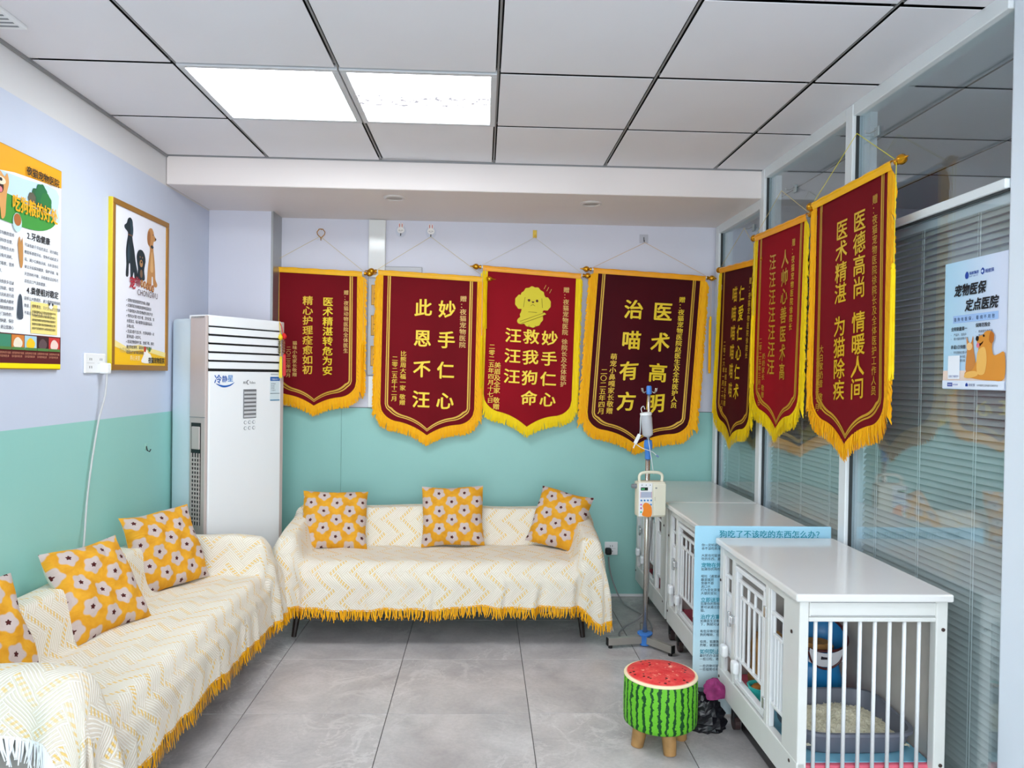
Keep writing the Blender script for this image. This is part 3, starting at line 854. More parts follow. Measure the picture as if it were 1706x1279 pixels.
# yellow hook and clear hook
t = thing('adhesive_hook', 'small yellow adhesive hook above the dog banner', 'hook', (0.322, YB, 2.345))
obj('pad', G().bbox(-0.013, 0.013, -0.004, 0.0, -0.02, 0.03, 0.003), M('hook_yellow', (226, 188, 60), 0.4), t)
obj('hook_arm', G().tube([(0, -0.004, 0.0), (0.002, -0.012, -0.02), (0, -0.02, -0.022), (0, -0.022, -0.01)], 0.003, 6), M('hook_yellow', (226, 188, 60)), t)
t = thing('adhesive_hook', 'square clear adhesive hook above the dark maroon banner', 'hook', (1.033, YB, 2.335))
obj('pad', G().bbox(-0.028, 0.028, -0.003, 0.0, -0.028, 0.028, 0.003), M('clear_pad', (192, 192, 202), 0.2), t)
obj('hook_arm', G().tube([(0, -0.003, 0.01), (0, -0.007, -0.018), (0, -0.016, -0.022), (0, -0.018, -0.012)], 0.0025, 6), DARK, t)
# hooks on the glass mullions
for y, z, lab in ((2.872, 2.405, 'clear hook on the upper glass above the nearest red banner'), (3.635, 2.372, 'clear hook on the upper glass above the middle red banner'), (4.20, 2.29, 'clear hook on the upper glass in the corner bay')):
    t = thing('suction_hook', lab, 'hook', (XR+0.012, y, z), 0, 'hooks on the glass partition')
    obj('pad', G().bbox(-0.006, 0.0, -0.016, 0.016, -0.016, 0.022, 0.003), M('clear_grey', (150, 160, 162), 0.2), t)
    obj('hook_arm', G().tube([(-0.005, 0, 0.01), (-0.03, 0, -0.004), (-0.048, 0, -0.004), (-0.05, 0, 0.006)], 0.002, 6), ALU, t)
# boxed-in pipe and display strip between the banners
t = thing('pipe_casing', 'white vertical pipe casing below the soffit between two crimson banners', 'casing', (-0.69, YB, 1.215))
obj('upper_casing', G().bbox(-0.052, 0.056, -0.035, 0.0, 0.83, 1.20, 0.006), M('glossy_white_tile', (226, 227, 226), 0.12, 0, 0.6), t)
obj('lower_casing', G().bbox(-0.045, 0.055, -0.020, 0.0, 0.0, 0.20, 0.004), WHITE_PL, t)
t = thing('certificate_rack', 'grey board of small gold plaques between the crimson banners', 'rack', (-0.56, YB, 1.42))
obj('board', G().bbox(-0.185, 0.16, -0.016, 0.0, 0.0, 0.70, 0.004), M('rack_grey', (168, 168, 172), 0.4, 0.2), t)
for k in range(3):
    pl = obj('plaque', G().bbox(-0.162, -0.05, -0.022, -0.014, 0.06+0.195*k, 0.19+0.195*k, 0.003), M('plaque_gold', (178, 128, 38), 0.35, 0.5, 0.5, 0.25, 30), t)
    obj('plaque_text', G().box(-0.145, -0.07, -0.0232, -0.0215, 0.10+0.195*k, 0.105+0.195*k).box(-0.145, -0.07, -0.0232, -0.0215, 0.13+0.195*k, 0.135+0.195*k), M('plaque_dark', (92, 60, 14), 0.5), pl)

# sockets
def socket(label, loc, rz, gangs=1, plugcol=None):
    t = thing('wall_socket', label, 'socket', loc, rz)
    W = 0.043*gangs
    obj('plate', G().bbox(-W, W, -0.010, 0, -0.043, 0.043, 0.004), WHITE_PL, t)
    for k in range(gangs):
        cx = -W+0.043+0.086*k
        for sx in (-0.007, 0.007):
            obj('slot', G().box(cx+sx-0.0015, cx+sx+0.0015, -0.0108, -0.009, 0.012, 0.022), DARK, t)
        for sx, an in ((-0.008, 0.5), (0.008, -0.5)):
            obj('slot', G().box(cx+sx-0.0015, cx+sx+0.0015, -0.0108, -0.009, -0.022, -0.012), DARK, t)
        obj('seam', G().box(cx-0.030, cx+0.030, -0.0106, -0.0098, 0.0, 0.0008), GREY_PL, t)
    return t
ts = socket('double white wall socket beside the framed dog poster', (XL, 3.31, 1.46), PI/2, 2)
obj('plug', G().bbox(0.028, 0.066, -0.045, -0.008, -0.045, 0.002, 0.006), WHITE_PL, ts)
cablew = M('cable_grey_white', (198, 198, 198), 0.5)
cp = smooth_line([(-1.655, 3.355, 1.42), (-1.66, 3.35, 1.32), (-1.672, 3.32, 1.21), (-1.675, 3.265, 1.01), (-1.676, 3.235, 0.86), (-1.665, 3.195, 0.71), (-1.66, 3.15, 0.55)])
tag(obj('power_cable', G().tube(cp, 0.0042, 6), cablew, smooth=True), 'thin grey cable hanging from the socket down the green wall', 'cable')
ts = socket('white wall socket on the green wall beside the right sofa arm', (0.852, YB, 0.315), 0, 1)
obj('plug', G().bbox(-0.042, -0.002, -0.05, -0.008, -0.035, 0.008, 0.010), BLACK, ts)
socket('white wall socket low on the green pier behind the sofa', (-1.345, YBL, 0.45), 0, 1)
t = thing('wall_hook', 'small dark hook on the green wall above the left sofa', 'hook', (XL, 3.82, 1.045), PI/2)
obj('pad', G().bbox(-0.014, 0.014, -0.003, 0, -0.014, 0.02, 0.003), M('clear_green_pad', (150, 200, 186), 0.2), t)
obj('hook_arm', G().tube([(0, -0.003, 0.006), (0, -0.008, -0.016), (0.004, -0.018, -0.022), (0.008, -0.022, -0.010)], 0.0028, 6), DARK, t)
cb = smooth_line([(0.83, 4.785, 0.27), (0.835, 4.78, 0.20), (0.86, 4.74, 0.10), (0.90, 4.62, 0.02), (0.985, 4.40, 0.012), (0.98, 4.20, 0.008), (0.91, 4.02, 0.008), (0.80, 4.02, 0.010), (0.775, 4.10, 0.010), (0.84, 4.22, 0.014), (0.94, 4.27, 0.06), (0.965, 4.25, 0.2), (0.955, 4.18, 0.42), (0.93, 4.02, 0.66), (0.92, 3.975, 0.75)], 8)
tag(obj('grey_cable', G().tube(cb, 0.0045, 6), M('cord_grey', (150, 150, 152), 0.5), smooth=True), 'grey power cord from the socket across the floor to the infusion pump', 'cord')

# ------------------------------------------------------------------ posters
W_INK = ink(248, 248, 250)
def big_poster():
    t = thing('poster', 'large pet food poster with orange top and brown bottom, nearest on left wall', 'poster', (XL, 2.73, 1.43), PI/2)
    w, h = 0.60, 0.785; hw = w/2
    obj('board', G().bbox(-hw, hw, -0.014, 0, 0, h, 0.002, 1), M('poster_edge_gold', (182, 134, 40), 0.4), t)
    f = Flat(t, -0.0145)
    f.rect('print_sheet', -hw+0.004, 0.004, hw-0.004, h-0.004, ink(244, 246, 250), 0)
    f.poly('print_header', [(-hw+.004, h-.004), (hw-.004, h-.004), (hw-.004, h-.07), (0.0, h-.085), (-0.1, h-.10), (-hw+.004, h-.09)][::-1], ink(250, 170, 20), 1)
    f.poly('print_sky', [(-hw+.05, h-.112), (0.05, h-.095), (hw-.04, h-.085), (hw-.03, h-.16), (hw-.06, h-.22), (-hw+.05, h-.215)], ink(196, 222, 240), 2, 3)
    f.poly('print_hill', [(-hw+.05, h-.175), (-0.02, h-.17), (0.08, h-.185), (0.2, h-.19), (0.25, h-.22), (0.17, h-.26), (0.02, h-.27), (-hw+.05, h-.25)], ink(66, 150, 62), 3, 4)
    for (x, z, r, c) in ((0.13, h-.145, .034, (42, 96, 60)), (0.16, h-.125, .036, (36, 110, 64)), (0.19, h-.15, .034, (44, 120, 60)), (0.10, h-.155, .022, (96, 92, 76))):
        f.poly('print_tree', [(x+r*(1+.12*(k % 2))*math.cos(k*PI/7), z+r*(1+.12*(k % 2))*math.sin(k*PI/7)) for k in range(14)], ink(*c), 4, 2)
    f.rect('print_trunk', 0.157, h-.195, 0.166, h-.16, ink(90, 70, 40), 4)
    # dog at the left
    f.poly('print_dog', [(-0.12, h-.11), (-0.085, h-.10), (-0.06, h-.115), (-0.045, h-.10), (-0.035, h-.13), (-0.045, h-.165), (-0.05, h-.20), (-0.055, h-.25), (-0.075, h-.262), (-0.085, h-.22), (-0.12, h-.20), (-0.15, h-.25), (-0.17, h-.25), (-0.165, h-.18), (-0.15, h-.13)], ink(222, 160, 92), 5, 4)
    f.ell('print_dog_mouth', -0.085, h-.155, .02, .022, ink(60, 26, 22), 6)
    f.ell('print_dog_muzzle', -0.085, h-.133, .03, .014, ink(245, 226, 200), 7)
    f.ell('print_dog_nose', -0.083, h-.130, .008, .006, ink(20, 16, 16), 8)
    f.ell('print_dog_tongue', -0.085, h-.165, .012, .010, ink(230, 130, 140), 7)
    f.ell('print_bowl', 0.012, h-.26, .026, .034, ink(196, 226, 224), 6)
    f.ell('print_kibble', 0.012, h-.25, .021, .022, ink(176, 104, 50), 7)
    f.text('clinic_name', '夜猫宠物医院', 0.062, h-.072, 0.035, ink(30, 32, 28), 8, bold=0.02)
    f.text('poster_title', '吃狗粮的好处', -0.02, h-.215, 0.062, ink(250, 176, 20), 8, bold=0.025, sx=0.76)
    f.lines('heading', ['2.牙齿健康'], 0.075, h-.305, 0.030, 0.03, ink(40, 40, 46), 2, bold=0.02)
    BT = ink(96, 98, 108)
    f.lines('body_text', ['可以有助于牙齿的清洁，因为颗粒', '粮能够摩擦牙齿，使狗不易积累牙', '垢，减少口臭及牙病，长久坚持可', '以让牙齿保持健康，保护牙龈，每', '天坚持吃干粮，牙齿就会洁白有光', '泽而且口气清新健康。'], 0.06, h-.335, 0.0145, 0.0265, BT, 2, bold=0.01, res=1)
    f.lines('body_text', ['含有丰富均衡的营养', '成分搭配科学合理，', '能够满足狗狗生长的', '需要以及每天消耗。', '易于消化吸收，营养', '全面健康。'], -0.13, h-.315, 0.0145, 0.0265, BT, 2, bold=0.01, res=1)
    f.poly('print_small_dog', [(0.02, h-.335), (0.03, h-.305), (0.038, h-.33), (0.045, h-.305), (0.05, h-.34), (0.05, h-.40), (0.04, h-.42), (0.03, h-.40)], ink(196, 140, 80), 3, 2)
    f.lines('heading', ['4.粪便相对稳定'], 0.075, h-.505, 0.030, 0.03, ink(40, 40, 46), 2, bold=0.02)
    f.lines('body_text', ['能够让大便成形，减少粪便的臭味和', '数量，便于清理，同时肠道更加健康', '不易出现软便及腹泻的情况。'], 0.06, h-.53, 0.0145, 0.0265, BT, 2, bold=0.01, res=1)
    f.lines('body_text', ['狗粮的种类很多可以', '根据狗的年龄、体型', '和身体状况来进行选', '择，幼犬粮成犬粮老', '年犬粮都是按照营养', '需要来专门制作的，', '使用方便快捷，保存', '时间长，更让您放心', '省心省力。'], -0.13, h-.485, 0.0145, 0.0225, BT, 2, bold=0.01, res=1)
    f.poly('print_dark_dog', [(0.02, h-.60), (0.022, h-.55), (0.03, h-.515), (0.044, h-.52), (0.05, h-.56), (0.052, h-.60)], ink(70, 80, 92), 3, 3)
    f.rect('note_panel', 0.10, 0.135, 0.272, 0.252, ink(248, 226, 140), 2)
    f.lines('note_text', ['温馨提示：'], 0.108, 0.232, 0.012, 0.02, ink(120, 90, 50), 3, res=1)
    f.lines('note_text', ['不要给狗吃太多零食以免营养不均', '平时要注意饮水并保持食盆的清洁', '请根据狗粮的说明来喂食适量即可', '换粮时应循序渐进慢慢地增加比例', '如有不适请及时与本院的医生联系'], 0.106, 0.212, 0.0102, 0.0155, ink(80, 76, 60), 3, bold=0.01, res=1)
    f.ell('print_panda', 0.225, 0.244, .014, .010, ink(240, 240, 236), 4); f.ell('print_panda_ear', 0.214, 0.252, .005, .006, ink(50, 56, 66), 5); f.ell('print_panda_ear', 0.236, 0.252, .005, .006, ink(50, 56, 66), 5)
    f.rect('footer_band', -hw+.004, 0.022, hw-.004, 0.128, ink(92, 26, 30), 2)
    f.rect('footer_stripe', -hw+.004, 0.004, hw-.004, 0.022, ink(252, 226, 8), 2)
    cols = [(66, 140, 110), (214, 130, 60), (170, 208, 226), (60, 36, 40), (204, 60, 56)]
    for k in range(7):
        x0 = hw-.012-0.076*(k+1)
        c = cols[(4-k) % 5]
        f.rect('food_picture', x0+.003, 0.072, x0+.076, 0.124, ink(*c), 3)
        if k != 4: f.poly('food_shape', [(x0+.015, .082), (x0+.055, .08), (x0+.064, .10), (x0+.04, .116), (x0+.018, .106)], ink(*[(240, 210, 200), (100, 80, 84), (250, 200, 40), (240, 226, 206), (236, 200, 200), (220, 210, 190), (190, 160, 90)][k]), 4, 3)
        f.rect('caption_strip', x0+.003, 0.070, x0+.076, 0.080, ink(84, 130, 70), 5)
        f.lines('footer_text', ['主要营养成分含量', '含丰富的维生素'], x0+.004, 0.056, 0.0088, 0.012, ink(214, 150, 120), 3, res=1)
big_poster()

def dog_poster():
    t = thing('framed_poster', 'gold framed poster of three sitting dogs beside the wall socket', 'poster', (XL, 3.73, 1.431), PI/2)
    w, h = 0.60, 0.78; hw = w/2
    fr = M('frame_gold', (168, 116, 32), 0.35, 0.35); ed = M('frame_edge_yellow', (222, 200, 30), 0.4)
    b = 0.026
    obj('backing', G().box(-hw+0.005, hw-0.005, -0.012, 0, 0.005, h-0.005), ed, t)
    obj('frame', G().bbox(-hw, hw, -0.020, 0, 0, b, 0.002, 1).bbox(-hw, hw, -0.020, 0, h-b, h, 0.002, 1).bbox(hw-b, hw, -0.020, 0, b, h-b, 0.002, 1), fr, t)
    obj('frame_side', G().bbox(-hw, -hw+b, -0.020, 0, b, h-b, 0.002, 1), fr, t)
    obj('frame_edge', G().bbox(-hw-0.004, -hw, -0.019, 0, 0, h, 0.001, 1), ed, t)
    f = Flat(t, -0.0125)
    f.rect('print_sheet', -hw+b, b, hw-b, h-b, ink(236, 236, 246), 1)
    f.poly('print_footer', [(-hw+b, b), (hw-b, b), (hw-b, .085), (.12, .10), (-.02, .115), (-.16, .10), (-hw+b, .13)], ink(250, 196, 20), 2)
    f.poly('print_footer_glow', [(-hw+b, .11), (-.14, .085), (0, .10), (hw-b, .07), (hw-b, .095), (.12, .11), (-.02, .125), (-.16, .112), (-hw+b, .14)], ink(250, 230, 150), 3)
    BK, BK2 = ink(28, 42, 50), ink(44, 66, 78); TAN, TAN2 = ink(196, 140, 84), ink(222, 176, 118)
    # big dark dog: seated, head turned up to the left
    f.poly('print_dark_dog', [(-.165, .445), (-.16, .50), (-.165, .555), (-.158, .60), (-.148, .632), (-.150, .650), (-.178, .662), (-.182, .676), (-.160, .690), (-.148, .712), (-.125, .722), (-.104, .712), (-.098, .685), (-.104, .650), (-.098, .615), (-.082, .575), (-.068, .525), (-.050, .480), (-.052, .448), (-.075, .440), (-.085, .470), (-.10, .440), (-.118, .440), (-.122, .50), (-.135, .50), (-.14, .445)], BK, 2, 3)
    f.poly('print_dark_dog_shine', [(-.150, .52), (-.150, .57), (-.138, .60), (-.128, .56), (-.132, .52)], BK2, 3, 3)
    f.poly('print_dark_dog_ear', [(-.128, .708), (-.108, .704), (-.096, .675), (-.100, .640), (-.116, .632), (-.124, .665)], BK2, 3, 3)
    f.rect('print_collar', -.150, .636, -.104, .642, ink(120, 84, 60), 4)
    # small dog in the middle
    f.poly('print_small_dog', [(-.048, .445), (-.044, .49), (-.052, .52), (-.058, .55), (-.044, .578), (-.018, .588), (.008, .584), (.028, .566), (.036, .54), (.028, .515), (.022, .49), (.026, .445)], BK, 3, 4)
    f.ell('print_small_dog_muzzle', -.012, .522, .017, .018, ink(176, 128, 84), 4); f.ell('print_small_dog_nose', -.012, .528, .007, .005, ink(14, 14, 16), 5)
    f.ell('print_small_dog_brow', -.024, .552, .004, .004, ink(176, 128, 84), 4); f.ell('print_small_dog_brow', .002, .552, .004, .004, ink(176, 128, 84), 4)
    f.ell('print_small_dog_chest', -.010, .472, .014, .020, ink(120, 92, 70), 4)
    # golden dog: seated, head turned to the right
    f.poly('print_gold_dog', [(.056, .430), (.058, .47), (.066, .52), (.078, .57), (.086, .605), (.078, .622), (.062, .63), (.054, .655), (.060, .688), (.080, .710), (.106, .714), (.124, .700), (.130, .684), (.150, .672), (.148, .658), (.128, .652), (.122, .632), (.126, .60), (.138, .555), (.146, .50), (.150, .465), (.172, .440), (.160, .425), (.128, .430), (.120, .47), (.108, .47), (.104, .428), (.078, .425)], TAN, 2, 3)
    f.poly('print_gold_dog_chest', [(.090, .50), (.094, .56), (.106, .60), (.118, .56), (.122, .50)], TAN2, 3, 3)
    f.poly('print_gold_dog_ear', [(.064, .690), (.084, .692), (.090, .655), (.078, .622), (.060, .640)], ink(166, 108, 62), 3, 3)
    f.ell('print_gold_dog_nose', .146, .667, .006, .006, ink(30, 22, 20), 4); f.ell('print_gold_dog_eye', .116, .684, .004, .004, ink(30, 22, 20), 4); f.ell('print_gold_dog_collar', .106, .622, .016, .008, ink(40, 50, 60), 4)
    f.text('title_word', '宠', -.135, .395, .062, ink(176, 40, 58), 6, bold=.03)
    f.text('title_word', '物', -.075, .41, .05, ink(150, 44, 58), 6, bold=.02)
    for k in range(5):
        f.ell('title_badge', -.005+.030*k, .425-.003*k, .015, .019, ink(176, 108, 50), 5); f.text('badge_letter', '温馨小贴士'[k], -.015+.030*k, .417-.003*k, .020, ink(244, 230, 200), 6)
    f.text('title_latin', 'CHONGWU', -.055, .365, .042, ink(86, 60, 60), 6, sx=.95)
    BT = ink(84, 84, 92)
    rows = ['✓宠物的健康需要您的细心照顾', '✓定期带爱宠到医院接种疫苗驱虫', '✓不要喂食人类的食物避免消化不良', '✓喂养幼犬要少食多餐，定时定量，饮', ' 水要清洁，每天都要有适量的运动，', ' 多晒太阳。', '✓洗澡次数不宜过多，冬季每两周一次', ' 夏季每周一次即可。', '✓发现宠物精神不振、食欲下降、呕吐', ' 腹泻等症状时，请及时带到医院来', ' 检查治疗以免耽误病情。']
    f.lines('body_text', rows, -.165, .325, .0178, .0245, BT, 4, bold=.012, res=1)
    f.text('slogan', '为您服务', -.225, .085, .026, ink(210, 190, 130), 4)
    f.text('slogan', '用心关爱', -.12, .05, .026, ink(250, 236, 190), 4)
    f.poly('print_white_dog', [(.0, .04), (.02, .075), (.03, .10), (.05, .11), (.07, .09), (.10, .08), (.12, .04)], ink(250, 248, 240), 4, 3)
    f.ell('print_red_ball', .035, .105, .012, .014, ink(206, 60, 40), 5); f.ell('print_green_ball', .085, .105, .012, .012, ink(90, 140, 70), 5)
    f.text('clinic_name', '夜猫宠物医院', .070, .040, .032, ink(50, 46, 30), 6, bold=.02)
dog_poster()

def glass_poster():
    w, h = 0.298, 0.41; hw = w/2
    t = thing('poster', 'pale blue pet insurance poster with a golden dog, stuck on the glass', 'poster', (XR+0.008, 2.263, 1.412), RZ)
    n = NT('poster_pale_blue'); s = n.sep(n.coord('Object'))
    n.base(n.mix(n.step(s[0], -0.15, 0.15), rgb(176, 216, 240), rgb(214, 222, 242)), 0.35)
    obj('sheet', G().bbox(-hw, hw, -0.003, 0, 0, h, 0.001, 1), n.m, t)
    f = Flat(t, -0.0034)
    K = ink(22, 26, 34); B = ink(34, 70, 160)
    f.poly('logo_mark', [(-.045, .362), (-.036, .372), (-.028, .362), (-.03, .35), (-.042, .35)], B, 1, 3); f.text('logo_text', '蚂蚁集团', -.024, .360, .011, B, 1, bold=.02, res=1); f.text('logo_text', 'ANT GROUP', -.024, .352, .0065, B, 1, res=1)
    f.poly('logo_mark', [(.030, .358), (.030, .368), (.038, .375), (.046, .368), (.046, .358), (.038, .352)], B, 1); f.ell('logo_hole', .038, .363, .0045, .0045, ink(206, 220, 242), 2); f.text('logo_text', '蚂蚁保', .050, .357, .013, B, 1, bold=.02, res=1)
    f.text('headline', '宠物医保', -.098, .300, .040, K, 2, bold=.035, shear=.18, sx=.95)
    f.text('headline', '定点医院', -.042, .250, .040, K, 2, bold=.035, shear=.18, sx=.95)
    f.rect('slogan_band', -.10, .212, .112, .236, ink(160, 192, 236), 1)
    f.text('slogan', '猫狗有医保，看病不用愁', -.095, .218, .0135, ink(60, 84, 120), 2, pitch=.018, res=1)
    f.text('subheading', '全网销量第一', -.108, .188, .0135, K, 2, bold=.02, res=1); f.text('subheading', '保障范围全', .012, .194, .0135, K, 2, bold=.02, res=1); f.text('subheading', '承诺3日快赔', -.108, .130, .0135, K, 2, bold=.02, res=1)
    BT = ink(70, 76, 90)
    f.lines('small_text', ['• 产品多，选择多', '• 累计服务宠物千万'], -.108, .171, .0092, .013, BT, 2, res=1); f.lines('small_text', ['• 疾病意外全保障', '• 定点医院高赔70%', '  详情见保险条款'], .012, .176, .0092, .013, BT, 2, res=1); f.lines('small_text', ['• 平均理赔仅需3天', '• 极速理赔0元起', '  具体以合同为准'], -.108, .114, .0092, .013, BT, 2, res=1)
    f.rect('print_floor', -hw+.002, .028, hw-.002, .060, ink(236, 214, 202), 1)
    f.poly('print_cat', [(-.028, .055), (-.03, .09), (-.026, .125), (-.03, .165), (-.018, .148), (-.006, .148), (.002, .168), (.004, .135), (.012, .10), (.016, .06)], ink(206, 134, 66), 2, 3)
    f.ell('print_cat_face', -.014, .135, .014, .012, ink(238, 196, 140), 3)
    G1, G2, G3 = ink(222, 146, 56), ink(240, 184, 96), ink(190, 108, 36)
    f.poly('print_golden_dog', [(-.03, .038), (.0, .036), (.04, .032), (.09, .03), (.146, .035), (.146, .11), (.12, .108), (.10, .105), (.092, .125), (.094, .145), (.10, .165), (.085, .178), (.062, .178), (.048, .168), (.032, .165), (.022, .150), (.03, .135), (.028, .11), (.018, .08), (.0, .06), (-.03, .055)], G1, 4, 4)
    f.poly('print_dog_chest', [(.03, .12), (.06, .13), (.07, .09), (.06, .05), (.03, .05), (.024, .085)], G2, 5, 4)
    f.poly('print_dog_ear', [(.085, .176), (.098, .168), (.10, .150), (.09, .140), (.078, .152)], G3, 5, 3)
    f.poly('print_dog_mouth', [(.026, .143), (.05, .142), (.054, .15), (.04, .134), (.028, .134)], ink(60, 22, 24), 5); f.ell('print_tongue', .030, .137, .007, .008, ink(226, 120, 140), 6); f.ell('print_nose', .026, .158, .007, .008, ink(24, 18, 18), 6); f.ell('print_eye', .056, .165, .004, .004, ink(20, 14, 12), 6)
    f.poly('print_paw', [(-.035, .04), (-.01, .036), (.03, .045), (.02, .058), (-.02, .055)], G2, 5, 3)
    f.rect('blank_card', -.118, .033, -.058, .108, ink(238, 242, 250), 4)
    f.text('card_text', '扫码了解更多', -.112, .038, .0085, ink(90, 110, 170), 5, res=1)
    f.rect('footer_sheet', -hw+.002, .002, hw-.002, .028, ink(224, 232, 246), 3)
    f.rect('footer_badge', -.118, .009, -.052, .021, ink(236, 240, 250), 4); f.rect('footer_badge', -.118, .009, -.092, .021, B, 5); f.text('badge_text', '蚂蚁保', -.114, .0125, .0065, ink(240, 244, 250), 6, res=1); f.text('badge_text', '保险服务', -.088, .0125, .0065, B, 6, res=1)
    f.poly('logo_mark', [(-.028, .010), (-.028, .017), (-.022, .022), (-.016, .017), (-.016, .010)], B, 4); f.text('footer_text', '蚂蚁保', -.012, .011, .010, ink(70, 90, 130), 4, res=1); f.text('footer_text', '与你健康生活幸福的互联网平台', .026, .0115, .0068, BT, 4, res=1)
glass_poster()

# ------------------------------------------------------------------ sofas and their throws
SOFA = M('sofa_grey_fabric', (150, 146, 142), 0.85, 0, 0.2, 0.1, 30, 0.3, 400)
LEGM = M('sofa_leg_dark_wood', (38, 28, 24), 0.4)
def throw_material():
    n = NT('woven_throw_cream_yellow'); uv = n.sep(n.coord('UV'))
    w = 0.036; s2 = 0.70710678
    wob = n.noise(n.coord('UV'), 9.0, 2)
    a = n.math('MULTIPLY', n.math('ADD', uv[0], uv[1]), s2/w); b = n.math('MULTIPLY', n.math('SUBTRACT', uv[0], uv[1]), s2/w)
    a = n.math('ADD', a, n.math('MULTIPLY', wob, 0.35)); b = n.math('ADD', b, n.math('MULTIPLY', wob, 0.35))
    ia, ib = n.math('FLOOR', a), n.math('FLOOR', b)
    fa, fb = n.math('FRACT', a), n.math('FRACT', b)
    L = 3.0
    d = n.math('FLOORED_MODULO', n.math('SUBTRACT', ia, ib), 2*L)
    hor = n.math('LESS_THAN', d, L)
    # across / along coordinates of the herringbone block
    def sel(x, y): return n.math('ADD', n.math('MULTIPLY', hor, x), n.math('MULTIPLY', n.math('SUBTRACT', 1.0, hor), y))
    across = sel(fb, fa); along = sel(a, b)
    ridge = n.math('SINE', n.math('MULTIPLY', across, 2*PI*4))
    line = n.step(ridge, -0.2, 0.7)
    core = n.math('SUBTRACT', 1.0, n.step(n.math('ABSOLUTE', n.math('SUBTRACT', across, 0.5)), 0.20, 0.27))
    dash = n.step(n.math('SINE', n.math('ADD', n.math('MULTIPLY', along, 2*PI*2.2), n.math('MULTIPLY', across, 5.0))), -0.25, 0.35)
    alt = n.math('LESS_THAN', n.math('FLOORED_MODULO', sel(ib, ia), 2.0), 0.5)
    tone = n.step(n.noise(n.coord('UV'), 3.0, 3), 0.30, 0.62)
    yel = n.math('MULTIPLY', n.math('MULTIPLY', core, dash), n.math('MULTIPLY', alt, n.math('ADD', 0.25, n.math('MULTIPLY', tone, 0.55))))
    pk = n.step(n.noise(n.coord('UV'), 5.0, 2), 0.45, 0.7)
    cream = n.mix(n.math('MULTIPLY', pk, 0.5), rgb(243, 234, 216), rgb(241, 225, 208))
    weft = n.mix(n.math('MULTIPLY', line, 0.6), cream, rgb(250, 246, 238))
    weft = n.mix(n.math('MULTIPLY', n.math('SUBTRACT', 1.0, line), 0.32), weft, rgb(190, 172, 150))
    n.base(n.mix(yel, weft, rgb(240, 196, 84)), 0.9, 0, 0.15)
    micro = n.noise(n.coord('UV'), 700, 1)
    h = n.math('ADD', n.math('MULTIPLY', line, 0.6), n.math('ADD', n.math('MULTIPLY', yel, 0.5), n.math('MULTIPLY', micro, 0.3)))
    n.bump(h, 0.7, 0.004)
    return n.m
THROW = throw_material()
FRY = fringe_mat('throw_fringe_yellow', (232, 156, 0), (246, 180, 4))
FRW = M('throw_fringe_white', (240, 240, 244), 0.85, 0, 0.2)

